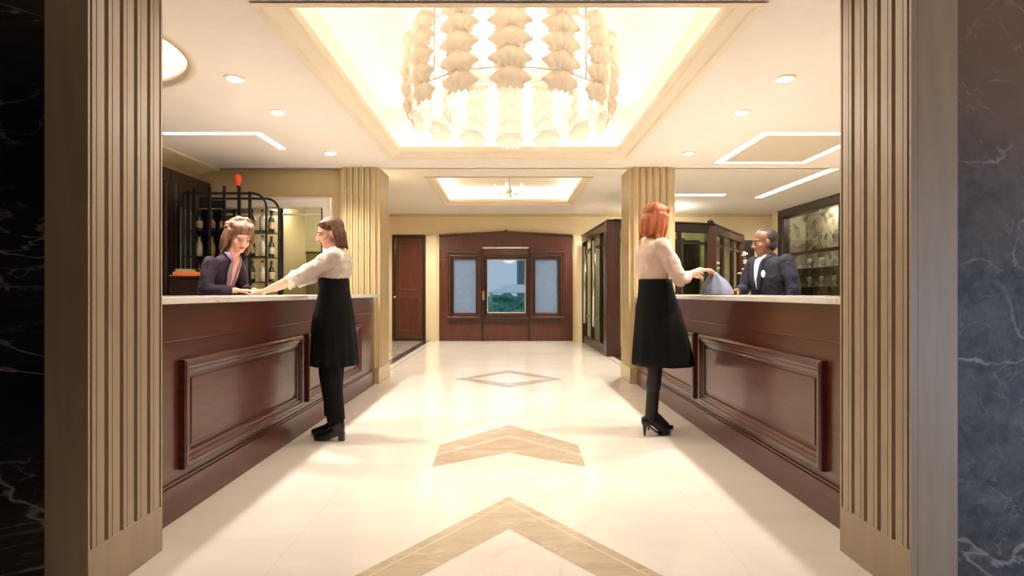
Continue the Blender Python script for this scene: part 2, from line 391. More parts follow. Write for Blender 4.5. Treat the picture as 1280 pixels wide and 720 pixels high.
    def loft(s, rings, seg=40, folds=0, amp=None):
        """closed loft; ring = (x, y, z, rx, ry[, tilt_x_slope])"""
        vs = []; fs = []; n = len(rings)
        for i, rg in enumerate(rings):
            x, y, z, rx, ry = rg[:5]; sl = rg[5] if len(rg) > 5 else 0
            am = amp[i] if amp else 0
            for k in range(seg):
                a = 2 * PI * k / seg; f = 1 + am * math.sin(folds * a + 0.7 * math.sin(3 * a))
                dx = rx * f * math.cos(a); dy = ry * f * math.sin(a)
                vs.append((x + dx, y + dy, z + sl * dx))
        for i in range(n - 1):
            for k in range(seg):
                k2 = (k + 1) % seg
                fs.append((i * seg + k, i * seg + k2, (i + 1) * seg + k2, (i + 1) * seg + k))
        fs.append(tuple(range(seg - 1, -1, -1))); fs.append(tuple((n - 1) * seg + k for k in range(seg)))
        return s.faces(vs, fs)
    def build(s, name, mat, parent=None, smooth=False, bevel=0.0, voxel=0.0, sm=0, solid=0.0, fixn=True, folds=None):
        if fixn: bmesh.ops.recalc_face_normals(s.bm, faces=s.bm.faces)
        me = bpy.data.meshes.new(name); s.bm.to_mesh(me); s.bm.free()
        for m in (mat if isinstance(mat, (list, tuple)) else [mat]): me.materials.append(m)
        o = bpy.data.objects.new(name, me); link(o)
        if parent: o.parent = parent
        else: o.location = s.off
        if solid > 0:
            d = o.modifiers.new('solid', 'SOLIDIFY'); d.thickness = solid; d.offset = 0
        if bevel > 0:
            b = o.modifiers.new('bevel', 'BEVEL'); b.width = bevel; b.segments = 2; b.limit_method = 'ANGLE'; b.angle_limit = R(40)
        if voxel > 0:
            r = o.modifiers.new('remesh', 'REMESH'); r.mode = 'VOXEL'; r.voxel_size = voxel; r.use_smooth_shade = True
            if sm:
                q = o.modifiers.new('smooth', 'SMOOTH'); q.factor = 0.5; q.iterations = sm
        if folds:
            tx = bpy.data.textures.new('cloth_folds', 'CLOUDS'); tx.noise_scale = folds[1]; tx.noise_depth = 2
            dm = o.modifiers.new('folds', 'DISPLACE'); dm.texture = tx; dm.strength = folds[0]; dm.mid_level = 0.5; dm.texture_coords = 'LOCAL'
        if smooth:
            for p in me.polygons: p.use_smooth = True
        return o

def struct(name, mb, mat, parent=None, **k):
    o = mb.build(name, mat, parent, **k)
    if not parent: o['kind'] = 'structure'
    return o

def cells(mb, x0, x1, y0, y1, z, t, holes):
    xs = sorted({x0, x1, *[h[0] for h in holes], *[h[1] for h in holes]})
    ys = sorted({y0, y1, *[h[2] for h in holes], *[h[3] for h in holes]})
    for i in range(len(xs) - 1):
        for j in range(len(ys) - 1):
            cx = (xs[i] + xs[i + 1]) / 2; cy = (ys[j] + ys[j + 1]) / 2
            if any(h[0] < cx < h[1] and h[2] < cy < h[3] for h in holes): continue
            mb.box(xs[i], xs[i + 1], ys[j], ys[j + 1], z, z + t)

CX0, CX1, CY0, CY1, ZC, ZR = -1.34, 1.34, 2.98, 6.43, 2.62, 2.89
STEP = 6.97; YF = 13.0; XL = -3.82; XR = 6.0

# ------------------------------------------------------------------ the setting
# floor: cream marble tiles with inlays, grey marble and dark border beyond the pillars
mb = MB(); mb.box(-4.2, 6.3, -2.6, 13.3, -0.1, 0.0)
mb.mi = 1
def flat(poly, z=0.0015):
    mb.faces([(x, y, z) for x, y in poly], [tuple(range(len(poly)))])
mb.mi = 2   # central runner panels (slightly different marble)
flat([(-0.46, 2.0), (0.46, 2.0), (0.46, 6.2), (-0.46, 6.2)], 0.0008)
mb.mi = 1
def chevron(a_out, a_in, sl_o, sl_i, hw_o, hw_i, m_i, z=0.0016):
    mb.mi = m_i
    for s in (1, -1):
        p = [(0, a_in), (0, a_out), (s * hw_o, a_out - sl_o * hw_o), (s * hw_i, a_in - sl_i * hw_i)]
        mb.faces([(x, y, z) for x, y in p], [(0, 1, 2, 3) if s < 0 else (3, 2, 1, 0)])
chevron(4.74, 3.91, 1.28, 0.66, 0.50, 0.485, 1)
chevron(4.40, 4.33, 1.05, 1.03, 0.494, 0.493, 6, 0.0022)
chevron(3.07, 2.65, 1.44, 1.30, 0.72, 0.74, 1)
chevron(2.985, 2.965, 1.42, 1.42, 0.70, 0.70, 6, 0.0022)
mb.mi = 3
o_ = [(-0.69, 7.25), (0, 6.59), (0.69, 7.25), (0, 8.10)]; i_ = [(-0.47, 7.27), (0, 6.90), (0.47, 7.27), (0, 7.82)]
for k in range(4):
    k2 = (k + 1) % 4
    mb.faces([(*o_[k], 0.0016), (*o_[k2], 0.0016), (*i_[k2], 0.0016), (*i_[k], 0.0016)], [(0, 1, 2, 3)])
for s in (-1, 1):
    mb.mi = 5; xa, xb = sorted((s * 1.95, s * 3.2 if s < 0 else 6.0)); flat([(xa, 7.6), (xb, 7.6), (xb, 12.98), (xa, 12.98)], 0.001)
    mb.mi = 4; xa, xb = sorted((s * 1.80, s * 1.95)); flat([(xa, 7.5), (xb, 7.5), (xb, 12.98), (xa, 12.98)], 0.0012)
    mb.mi = 1; xa, xb = sorted((s * 1.68, s * 1.70)); flat([(xa, 7.0), (xb, 7.0), (xb, 12.98), (xa, 12.98)], 0.0012)
floor = mb.build('floor', [M['floor'], M['tan'], M['runner'], M['mauve'], M['border'], M['greym'], M['tanpale']]); tag(floor, kind='structure')

# front ceiling with the main coffer hole and a round cove hole on the left
CC = (-2.85, 3.46); CR = 0.84
mb = MB()
cells(mb, -4.0, 6.2, 2.35, STEP, ZC, 0.03, [(CX0, CX1, CY0, CY1), (CC[0] - CR, CC[0] + CR, CC[1] - CR, CC[1] + CR)])
seg = 64
for k in range(seg):   # ring between square hole and circle
    def pt(a):
        c, s_ = math.cos(a), math.sin(a); t = 1 / max(abs(c), abs(s_))
        return (CC[0] + CR * c, CC[1] + CR * s_), (CC[0] + CR * c * t, CC[1] + CR * s_ * t)
    a0 = 2 * PI * (k + .0) / seg + PI / 4; a1 = 2 * PI * (k + 1.) / seg + PI / 4
    (c0, s0), (c1, s1) = pt(a0), pt(a1)
    mb.faces([(*c0, ZC), (*c1, ZC), (*s1, ZC), (*s0, ZC)], [(0, 1, 2, 3)])
ceil_f = struct('ceiling', mb, M['ceil'])
# step between front and rear ceiling, rear ceiling
mb = MB(); mb.box(-4.0, 6.2, STEP - 0.03, STEP, ZC, ZR + 0.05)
RX0, RX1, RY0, RY1 = -1.30, 1.30, 8.78, 11.57
cells(mb, -4.0, 6.2, STEP, 13.2, ZR, 0.03, [(RX0, RX1, RY0, RY1)])
struct('ceiling', mb, M['ceil'])

def coffer(n, x0, x1, y0, y1, z, top, d=0.136, h=0.04, wide=0.10, lid=M['ceil_white']):
    w = x1 - x0; l = y1 - y0
    mb = MB()
    mb.mould((x0, y0, z), (1, 0, 0), (0, 1, 0), (0, 0, 1), w, l,
             [(0, 0.0), (-0.02, -0.012), (0.03, -0.012), (0.04, 0.006), (d - 0.03, 0.028), (d - 0.02, h - 0.004), (d, h), (d, h + 0.06), (d - 0.02, h + 0.06), (d - 0.02, h + 0.02), (-wide, h + 0.02)])
    t = struct('trim_%d' % n, mb, M['trimcream'], bevel=0.004)
    mb = MB()   # recess walls + lid
    a, b, c, e = x0 - wide, x1 + wide, y0 - wide, y1 + wide
    mb.faces([(a, c, z + h + .01), (b, c, z + h + .01), (b, e, z + h + .01), (a, e, z + h + .01), (a, c, top), (b, c, top), (b, e, top), (a, e, top)],
             [(0, 1, 5, 4), (1, 2, 6, 5), (2, 3, 7, 6), (3, 0, 4, 7), (4, 5, 6, 7)])
    struct('ceiling', mb, lid, solid=0.02)
    # the led strip lying in the cove, behind the upstand
    mb = MB()
    q = d - 0.075; r = q - 0.028; zz = z + h + 0.024
    mb.mould((x0, y0, zz), (1, 0, 0), (0, 1, 0), (0, 0, 1), w, l, [(q, 0), (q, 0.012), (r, 0.012), (r, 0), (q, 0)])
    return mb
led = coffer(1, CX0, CX1, CY0, CY1, ZC, 3.22).build('cove_light_strip', M['led']); tag(led, 'warm led strip hidden in the rim of the large ceiling coffer', 'light strip')
led = coffer(2, RX0, RX1, RY0, RY1, ZR, 3.20, d=0.12).build('cove_light_strip', M['led']); tag(led, 'warm led strip hidden in the rim of the small far ceiling coffer', 'light strip')

# round cove: upstand ring, lid, led
mb = MB()
mb.lathe([(CR, ZC), (CR - 0.05, ZC - 0.004), (CR - 0.05, ZC + 0.05), (CR - 0.06, ZC + 0.05), (CR - 0.06, ZC + 0.02), (CR + 0.12, ZC + 0.02)], (CC[0], CC[1], 0), 64)
bmf = [f for f in mb.bm.faces if len(f.verts) > 10]; bmesh.ops.delete(mb.bm, geom=bmf, context='FACES')
struct('trim_3', mb, M['trimcream'], smooth=True)
mb = MB(); mb.lathe([(CR + 0.12, ZC + 0.02), (CR + 0.12, ZC + 0.22), (0.01, ZC + 0.22)], (CC[0], CC[1], 0), 64)
bmf = [f for f in mb.bm.faces if len(f.verts) > 10]; bmesh.ops.delete(mb.bm, geom=bmf, context='FACES')
struct('ceiling', mb, M['ceil_white'], solid=0.01)
mb = MB(); mb.tube([(CC[0] + (CR - 0.02) * math.cos(2 * PI * k / 48), CC[1] + (CR - 0.02) * math.sin(2 * PI * k / 48), ZC + 0.04) for k in range(48)], 0.009, 6, closed=True)
o = mb.build('cove_light_strip', M['led']); tag(o, 'warm led strip ringing the round ceiling recess over the left counter', 'light strip')

# walls
struct('wall_left', MB().box(XL - 0.12, XL, 2.2, 7.02, 0, ZC).box(-3.32, -3.20, 7.14, YF, 0, ZR), M['wall'])
mb = MB()       # wall behind the left reception with the framed internal window
WX0, WX1, WZ0, WZ1 = -3.58, -2.30, 0.9, 2.18
YB = 7.02
mb.box(XL, WX0, YB, YB + .12, 0, ZR); mb.box(WX1, -1.56 - .12, YB + 0.3, YB + .42, 0, ZR); mb.box(WX1, -2.0, YB, YB + .12, 0, ZR)
mb.box(WX0, WX1, YB, YB + .12, WZ1, ZR); mb.box(WX0, WX1, YB, YB + .12, 0, WZ0)
struct('wall_reception', mb, M['wall'])
struct('wall_right', MB().box(XR, XR + .12, 2.2, 8.2, 0, ZR).box(XR, XR + .12, 8.2, 12.55, 0, 0.85).box(XR, XR + .12, 12.55, YF + .1, 0, ZR), M['wallpale'])
DX0, DX1 = -1.59, 1.46
def yz_arch(x0, x1): return [(x0, 0), (x1, 0), (x1, 2.43), ((x0 + x1) / 2, 2.51), (x0, 2.43)]
mb = MB()
mb.box(-3.32, -2.66, YF, YF + .15, 0, 2.43); mb.box(-1.90, DX0, YF, YF + .15, 0, 2.43); mb.box(DX1, XR + .12, YF, YF + .15, 0, 2.43)
mb.box(-3.32, DX0, YF, YF + .15, 2.43, ZR); mb.box(DX1, XR + .12, YF, YF + .15, 2.43, ZR)
mid = (DX0 + DX1) / 2
mb.prism_y([(DX0, 2.43), (mid, 2.51), (DX1, 2.43), (DX1, ZR), (DX0, ZR)], YF, YF + .15)
struct('wall_back', mb, M['wallpale'])
# thin crown line where far wall meets ceiling, and pale pilaster strips beside the doors
struct('trim_4', MB().box(-3.2, XR, YF - .05, YF, ZR - .05, ZR), M['wall'], bevel=0.01)
struct('trim_5', MB().box(-1.88, -1.64, YF - .05, YF, 0, 2.40), M['wallpale'], bevel=0.008)
struct('trim_6', MB().box(1.49, 1.72, YF - .05, YF, 0, 2.40), M['wallpale'], bevel=0.008)
mb = MB()        # cove moulding over the dark cabinet wall on the left
prof = [(XL, ZC), (XL + .27, ZC), (XL + .26, ZC - .02), (XL + .14, ZC - .035), (XL + .05, ZC - .06), (XL, ZC - .075)]
mb.prism_y(prof, 2.45, 7.0); struct('trim_7', mb, M['wallpale'])

# front room (on the camera's side of the portal)
PX0, PX1, PY0, PY1 = -1.48, 1.415, 2.0, 2.43
struct('wall_front_left', MB().box(-4.1, -1.634, 2.015, 2.40, 0, 3.0), M['blackm'])
struct('wall_front_right', MB().box(1.580, 6.1, 2.015, 2.40, 0, 3.0), M['blackm_lit'])
struct('wall_portal_header', MB().box(-1.634, 1.580, 2.0, 2.43, 2.50, 3.0), M['gold'])
struct('wall_front_room', MB().box(-4.2, -4.1, -2.6, 2.4, 0, 3.0).box(4.1, 4.2, -2.6, 2.015, 0, 3.0).box(-4.2, 4.2, -2.7, -2.6, 0, 3.0), M['blackm'])
struct('ceiling', MB().box(-4.2, 4.2, -2.7, 2.2, 3.0, 3.05).box(-4.2, 6.2, 2.2, 2.40, 2.62, 3.05), M['ceil'])

# ------------------------------------------------------------------ fluted pillars
def ribs(mb, p0, u, n, L, z0, z1, cnt, out, gap=0.30):
    """ribs along u from p0 (plan), standing out along n"""
    p0 = Vector(p0); u = Vector(u); n = Vector(n); w = L / cnt
    for k in range(cnt):
        a = k * w + gap * w * 0.5; b = (k + 1) * w - gap * w * 0.5; m1 = a + (b - a) * 0.30; m2 = a + (b - a) * .36
        sec = [(a, 0), (a + .003, out), (m1, out), (m1 + .003, out * .62), (m2, out * .62), (m2 + .003, out * .92), (b - .004, out * .92), (b, 0)]
        poly = [(p0 + u * s_ + n * o) for s_, o in sec]
        mb.prism([(q.x, q.y) for q in poly], z0, z1)

def portal_pillar(xin, xout, sgn, label):
    t = empty('portal_pillar', ((xin + xout) / 2, 2.2, 0), label, 'pillar')
    off = t.location
    rib = 0.022
    a, b = sorted((xin - sgn * rib * -1, xout))     # core pulled back from the rib faces
    core = MB(off)
    xc = xin + sgn * rib
    a, b = sorted((xc, xout)); core.box(a, b, PY0, PY1, 0, 2.60)
    core.build('core', M['gold'], t, bevel=0.003)
    f = MB(off)
    ribs(f, (xc, PY0 + .012), (0, 1), (-sgn, 0), PY1 - PY0 - .02, 0.19, 2.50, 5, rib, 0.15)
    a, b = sorted((xc, xin)); f.box(a, b, PY0, PY0 + .010, 0.19, 2.5); f.box(a, b, PY1 - .010, PY1, 0.19, 2.5)
    f.build('fluting', M['gold'], t)
    p = MB(off); a, b = sorted((xc, xin - sgn * .001)); p.box(a, b, PY0 - .001, PY1 + .001, 0, 0.19); p.build('plinth', M['gold'], t, bevel=0.003)
    return t
portal_pillar(PX0, -1.634, -1, 'champagne portal pillar with vertical fluting beside the black marble wall')
portal_pillar(PX1, 1.580, 1, 'champagne portal pillar with vertical fluting beside the lit marble wall on the right')

def far_pillar(x0, x1, y0, y1, label):
    t = empty('fluted_pillar', ((x0 + x1) / 2, (y0 + y1) / 2, 0), label, 'pillar')
    off = t.location; r = 0.035
    MB(off).box(x0 + r, x1 - r, y0 + r, y1 - r, 0, 2.64).build('core', M['gold2'], t)
    f = MB(off)
    ribs(f, (x0 + r, y0 + r), (1, 0), (0, -1), x1 - x0 - 2 * r, 0.19, ZC, 6, r, 0.34)
    ribs(f, (x0 + r, y0 + r), (0, 1), (-1, 0), y1 - y0 - 2 * r, 0.19, ZC, 6, r, 0.34)
    ribs(f, (x1 - r, y0 + r), (0, 1), (1, 0), y1 - y0 - 2 * r, 0.19, ZC, 6, r, 0.34)
    f.build('fluting', M['gold2'], t)
    MB(off).box(x0, x1, y0, y1, 0, 0.19).build('plinth', M['gold2'], t, bevel=0.004)
    return t
far_pillar(-2.05, -1.565, 6.86, 7.50, 'fluted gold pillar at the far end of the left counter')
far_pillar(1.46, 2.02, 6.86, 7.45, 'fluted gold pillar behind the ginger haired woman by the right counter')

# ------------------------------------------------------------------ reception counters
def counter(xf, sgn, y0, y1, label, toplabel, panels):
    """front face at xf; sgn = +1 when the body extends to +x"""
    t = empty('reception_counter', (xf + sgn * 0.27, (y0 + y1) / 2, 0), label, 'counter'); off = t.location
    bx = xf + sgn * 0.54; body = MB(off)
    a, b = sorted((xf + sgn * 0.02, bx)); body.box(a, b, y0, y1, 0, 1.045)
    body.build('body', M['wood'], t, bevel=0.003)
    fr = MB(off); a, b = sorted((xf + sgn * .008, xf + sgn * .025)); fr.box(a, b, y0, y1, 0.865, 1.045); fr.build('frieze', M['wood'], t, bevel=0.003)
    bs = MB(off); a, b = sorted((xf, xf + sgn * .025)); bs.box(a, b, y0, y1 + .005, 0.0, 0.17)
    a, b = sorted((xf + sgn * .009, xf + sgn * .025)); bs.box(a, b, y0, y1 + .005, 0.17, 0.185); bs.build('skirting_board', M['wood'], t, bevel=0.003)
    for (pa, pb) in panels:
        m = MB(off)
        zz0, zz1 = 0.225, 0.768
        m.mould((xf + sgn * .02, pa, zz0), (0, 1, 0), (0, 0, 1), (-sgn, 0, 0), pb - pa, zz1 - zz0,
                [(0, 0), (0, .028), (.012, .036), (.030, .036), (.036, .026), (.050, .024), (.058, .014), (.075, .012), (.078, .004), (.085, .002)])
        m.build('panel_moulding', M['wood'], t)
        f = MB(off); a, b = sorted((xf + sgn * .014, xf + sgn * .03)); f.box(a, b, pa + .10, pb - .10, zz0 + .10, zz1 - .10); f.build('raised_panel', M['wood'], t, bevel=0.006)
    c = MB(((xf + sgn * .27), (y0 + y1) / 2, 1.045))
    a, b = sorted((xf - sgn * 0.03, bx + sgn * .03)); c.box(a, b, y0, y1 + .03, 1.046, 1.081)
    o = c.build('countertop', M['white'], None, bevel=0.006); tag(o, toplabel, 'countertop')
counter(-1.61, -1, 2.46, 6.80, 'mahogany reception counter with raised panels on the left, woman leaning on it', 'white stone countertop along the left reception counter', [(2.81, 4.43), (4.55, 6.20)])
counter(1.536, 1, 2.46, 6.80, 'mahogany reception counter with raised panels on the right, under the blue grey bag', 'white stone countertop along the right reception counter, bag on it', [(2.78, 4.58), (4.70, 6.35)])

# ------------------------------------------------------------------ ceiling lights
def downlight(x, y, label):
    t = empty('downlight', (x, y, ZC), label, 'ceiling light', None)
    off = t.location
    MB(off).lathe([(0.075, ZC), (0.072, ZC - .008), (0.052, ZC - .010), (0.050, ZC)], (x, y, 0), 32).build('trim_ring', M['ceil_white'], t, smooth=False)
    MB(off).lathe([(0.001, ZC - .0125), (0.046, ZC - .0125), (0.048, ZC - .009)], (x, y, 0), 32).build('lens', M['lens'], t)
    l = bpy.data.lights.new('downlight_beam', 'SPOT'); l.energy = 78; l.spot_size = R(125); l.spot_blend = 0.9; l.color = (1, 0.91, 0.80)
    l.shadow_soft_size = 0.05
    lo = bpy.data.objects.new('downlight_beam', l); link(lo); lo.location = (x, y, ZC - .03)
pl = ['nearest', 'middle', 'farthest']
for k, y in enumerate((4.03, 4.78, 6.18)):
    downlight(-1.94, y, '%s of three round recessed downlights over the left counter' % pl[k])
    downlight(1.956, y, '%s of three round recessed downlights over the right counter' % pl[k])

def slot(name, label, segs, z, w=0.075):
    mb = MB(((segs[0][0][0] + segs[0][1][0]) / 2, (segs[0][0][1] + segs[0][1][1]) / 2, z))
    for p, q in segs: mb.obox(p, q, w, z - 0.006, z)
    o = mb.build(name, M['led2']); tag(o, label, 'ceiling light')
slot('ceiling_light_frame', 'rectangular glowing light frame in the ceiling over the right counter', [((2.445, 5.43), (3.45, 5.43)), ((2.445, 6.63), (3.45, 6.63)), ((2.445, 5.40), (2.445, 6.66)), ((3.43, 5.40), (3.43, 6.66))], ZC, 0.065)
slot('ceiling_light_strip', 'glowing L shaped light line in the ceiling over the left counter', [((-3.3, 5.42), (-2.38, 5.42)), ((-2.385, 5.385), (-2.385, 6.0))], ZC, 0.06)
slot('ceiling_light_strip', 'long glowing ceiling light line near the dark framed window on the right', [((4.69, 8.0), (4.69, 10.7))], ZR, 0.13)
slot('ceiling_light_strip', 'short glowing ceiling light line beyond the right pillar', [((2.95, 10.4), (3.95, 10.4))], ZR, 0.16)
# darker inset panel within the right light frame
struct('trim_8', MB().box(2.49, 3.39, 5.475, 6.585, ZC - .004, ZC), prin('grey_cream_panel', (0.62, 0.54, 0.43), 0.7))

# ------------------------------------------------------------------ chandelier
def petal_mesh(w=0.315, h=0.155):
    mb = MB(); nu, nv = 22, 12; vs = []
    wp = [(0, .22), (.12, .50), (.28, .82), (.42, 1.0), (.50, .96), (.60, .74), (.72, .62), (.88, .66), (1, .70)]
    def W(v):
        for (a, b), (c, d) in zip(wp, wp[1:]):
            if v <= c: return b + (d - b) * (v - a) / (c - a)
        return wp[-1][1]
    for j in range(nv + 1):
        v = j / nv
        for i in range(nu + 1):
            u = -1 + 2 * i / nu
            x = u * w / 2 * W(v)
            out = 0.055 * (1 - u * u) * (0.4 + 0.6 * math.sin(PI * min(v * 1.2, 1))) + 0.006 * math.cos(u * 5 * PI)
            z = -v * h - 0.018 * abs(u) ** 1.5 * math.sin(PI * v) + 0.010 * math.cos(4 * PI * u) * (v > 0.9)
            vs.append((out, x, z))
    fs = [(j * (nu + 1) + i, j * (nu + 1) + i + 1, (j + 1) * (nu + 1) + i + 1, (j + 1) * (nu + 1) + i) for j in range(nv) for i in range(nu)]
    mb.faces(vs, fs)
    return mb
CHX, CHY = 0.01, 4.70; RAD = 0.80
ch = empty('chandelier', (CHX, CHY, 3.22), 'large round chandelier of tiered cream shell petals in the main ceiling coffer', 'chandelier')
first = petal_mesh().build('petal', M['petal'], ch, smooth=True, solid=0.006)
NC = 14; ROWS = 5
for r_ in range(ROWS):
    for c in range(NC):
        a = 2 * PI * (c + 0.5) / NC + (0.0)
        a -= PI / 2 + PI / NC
        o = first if (r_ == 0 and c == 0) else first.copy()
        if o is not first: link(o); o.parent = ch
        z = 2.655 + 0.130 * r_
        rr = RAD + 0.03 * math.sin(PI * (r_ + .5) / ROWS)
        o.location = (rr * math.cos(a), rr * math.sin(a), z - 3.22)
        o.rotation_euler = (0, 0, a)
        s_ = 1.0 - 0.06 * (r_ == 0); o.scale = (1, s_, 1)
off = ch.location
for z, rr in ((2.655, RAD - .012), (3.10, RAD - .02)):
    MB(off).tube([(CHX + rr * math.cos(2 * PI * k / 56), CHY + rr * math.sin(2 * PI * k / 56), z) for k in range(56)], 0.007, 8, closed=True).build('ring', M['ceil_white'], ch, smooth=True)
for k in range(4):
    a = PI / 4 + PI / 2 * k; x = CHX + (RAD - .02) * math.cos(a); y = CHY + (RAD - .02) * math.sin(a)
    MB(off).tube([(x, y, 2.65), (x, y, 3.21)], 0.006, 8).build('hanging_rod', M['chrome'], ch, smooth=True)
for z in (3.10,):
    s_ = MB(off)
    for k in range(4):
        a = PI / 4 + PI / 2 * k; s_.tube([(CHX, CHY, z), (CHX + (RAD - .02) * math.cos(a), CHY + (RAD - .02) * math.sin(a), z)], 0.006, 6)
    s_.build('spokes', M['chrome'], ch)
MB(off).lathe([(0.16, 3.22), (0.16, 3.20), (0.05, 3.17), (0.02, 3.15), (0.015, 3.08), (0.03, 3.06), (0.03, 3.03), (0.001, 3.01)], (CHX, CHY, 0), 32).build('canopy', M['chrome'], ch, smooth=True)
lt = MB(); lt.lathe([(0.004, -0.20), (0.035, -0.19), (0.042, -0.15), (0.042, 0.2), (0.035, 0.23), (0.004, 0.24)], (0, 0, 0), 16)
lamp0 = lt.build('lamp_tube', M['lamp'], ch, smooth=True)
for k in range(NC):
    a = 2 * PI * k / NC - PI / 2 + PI / NC + 0.0
    o = lamp0 if k == 0 else lamp0.copy()
    if k: link(o); o.parent = ch
    o.location = ((RAD - .09) * math.cos(a), (RAD - .09) * math.sin(a), 2.85 - 3.22)

# small pale chandelier in the far coffer
c2 = empty('chandelier', (0.02, 10.2, 3.20), 'small pale branched chandelier hanging in the far ceiling coffer', 'chandelier'); off = c2.location
x, y = 0.02, 10.2
MB(off).lathe([(0.07, 3.2), (0.065, 3.17), (0.012, 3.15), (0.010, 2.98), (0.035, 2.95), (0.045, 2.92), (0.02, 2.88), (0.012, 2.86), (0.03, 2.83), (0.001, 2.80)], (x, y, 0), 20).build('stem', M['chrome'], c2, smooth=True)
for k in range(6):
    a = 2 * PI * k / 6 + .3; d = Vector((math.cos(a), math.sin(a), 0)); b = Vector((x, y, 0))
    pts = [b + d * r_ + Vector((0, 0, z)) for r_, z in ((.03, 2.93), (.10, 2.87), (.19, 2.85), (.26, 2.88), (.28, 2.93))]
    am = MB(off).tube(pts, 0.008, 8).build('arm', M['chrome'], c2, smooth=True)
    e = b + d * .28
    MB(off).lathe([(0.02, 2.93), (0.03, 2.945), (0.012, 2.95), (0.022, 2.98), (0.024, 3.0), (0.001, 3.04)], e, 14).build('bulb', M['lamp'], am, smooth=True)

# ------------------------------------------------------------------ far doors
d1 = bpy.data.objects.new('door_1', None); link(d1); d1.location = (mid, YF, 0); tag(d1, kind='structure')
off = d1.location
PZ0, PZ1 = 0.64, 1.86
W_ = 54.7
def px(p): return (p - 636) * YF / 711
panes = [(px(567), px(595)), (px(609), px(657)), (px(669), px(697))]
mb = MB(off)   # the wall of wood with three holes
xs = [DX0, panes[0][0], panes[0][1], panes[1][0], panes[1][1], panes[2][0], panes[2][1], DX1]
y0, y1 = YF - .02, YF + .06
mb.box(DX0, DX1, y0, y1, 0, PZ0)
mb.prism_y([(DX0, PZ1), (DX1, PZ1), (DX1, 2.43), (mid, 2.51), (DX0, 2.43)], y0, y1)
for a, b in ((xs[0], xs[1]), (xs[2], xs[3]), (xs[4], xs[5]), (xs[6], xs[7])): mb.box(a, b, y0, y1, PZ0, PZ1)
mb.build('door_panelling', M['woodred'], d1, bevel=0.004)
for i, (a, b) in enumerate(panes):
    m = MB(off); m.mould((a - .07, y0, PZ0 - .12), (1, 0, 0), (0, 0, 1), (0, -1, 0), b - a + .14, PZ1 - PZ0 + .22,
                         [(0, 0), (0, .03), (.02, .035), (.04, .02), (.065, .018), (.075, -.03)])
    m.build('pane_frame', M['wooddark'], d1)
    g = MB(off); g.box(a, b, YF + .02, YF + .03, PZ0, PZ1); o = g.build('pane', M['paneglass'] if i == 1 else M['frost'], d1)
    o['label'] = 'clear glass pane with a view of the garden' if i == 1 else 'frosted blue grey glass pane'
    if i == 1:
        g = MB(off); g.mould((a, YF + .012, PZ0), (1, 0, 0), (0, 0, 1), (0, -1, 0), b - a, PZ1 - PZ0, [(0, -.02), (0, .01), (.018, .01), (.018, -.02)]); g.build('white_bead', M['badge'], d1)
# outer mouldings, middle leaf stiles, architrave, bottom rails, cornice tip
for a, b, z0, z1 in ((px(558), px(600), .52, 2.05), (px(664), px(706), .52, 2.05)):
    m = MB(off); m.mould((a, y0, z0), (1, 0, 0), (0, 0, 1), (0, -1, 0), b - a, z1 - z0, [(0, 0), (0, .03), (.02, .04), (.045, .03), (.05, 0)]); m.build('moulding', M['woodred'], d1)
for a in (px(603), px(661)):
    MB(off).box(a - .02, a + .02, y0 - .03, y0, 0, 2.12).build('stile', M['wooddark'], d1, bevel=.004)
MB(off).box(px(603), px(661), y0 - .04, y0, 2.105, 2.145).build('closer_rail', M['chrome'], d1, bevel=.006)
MB(off).box(px(603), px(661), y0 - .03, y0, 0.40, 0.44).box(px(562), px(600), y0 - .03, y0, 0.42, 0.45).box(px(664), px(703), y0 - .03, y0, 0.42, 0.45).build('bottom_rail', M['wooddark'], d1, bevel=.004)
c = MB(off)
for s in (-1, 1):
    xe = DX0 if s < 0 else DX1
    c.faces([(xe, y0 - .05, 2.39), (mid, y0 - .05, 2.47), (mid, y0 - .05, 2.51), (xe, y0 - .05, 2.43), (xe, y0, 2.39), (mid, y0, 2.47), (mid, y0, 2.51), (xe, y0, 2.43)],
            [(0, 1, 2, 3), (7, 6, 5, 4), (3, 2, 6, 7), (0, 4, 5, 1), (0, 3, 7, 4)])
c.build('pediment', M['woodred'], d1)
MB(off).lathe([(0.001, 0), (.04, .01), (.05, .03), (.03, .055), (.001, .07)], (mid, y0 - .04, 2.47), 16).build('finial', M['woodred'], d1, smooth=True)
hx = px(604.5)
hd = MB(off); hd.box(hx - .025, hx + .025, y0 - .045, y0 - .03, .94, 1.14); hd.tube([(hx, y0 - .05, .97), (hx, y0 - .09, .99), (hx, y0 - .09, 1.09), (hx, y0 - .05, 1.11)], .013, 8)
hd.build('handle', M['brass'], d1, smooth=False, bevel=.004)

d2 = bpy.data.objects.new('door_2', None); link(d2); d2.location = (-2.28, YF, 0); tag(d2, kind='structure'); off = d2.location
MB(off).box(-2.66, -1.90, YF + .01, YF + .07, 0, 2.42).build('leaf', M['woodred'], d2)
m = MB(off); m.mould((-2.66, YF + .01, 0), (1, 0, 0), (0, 0, 1), (0, -1, 0), .76, 2.42, [(0, 0), (0, .03), (.05, .035), (.06, .01), (.07, 0)]); m.build('architrave', M['wooddark'], d2)
m = MB(off); m.mould((-2.52, YF + .01, 1.15), (1, 0, 0), (0, 0, 1), (0, -1, 0), .48, 1.1, [(0, 0), (0, .01), (.015, .016), (.03, .01), (.035, 0)])
m.mould((-2.52, YF + .01, .2), (1, 0, 0), (0, 0, 1), (0, -1, 0), .48, .8, [(0, 0), (0, .01), (.015, .016), (.03, .01), (.035, 0)]); m.build('panel_moulding', M['woodred'], d2)
MB(off).lathe([(.001, .07), (.025, .06), (.03, .04), (.012, .02), (.02, 0)], (-2.60, YF, 1.0), 14, axis=Matrix.Rotation(R(90), 3, 'X')).build('door_knob', M['brass'], d2, smooth=True)

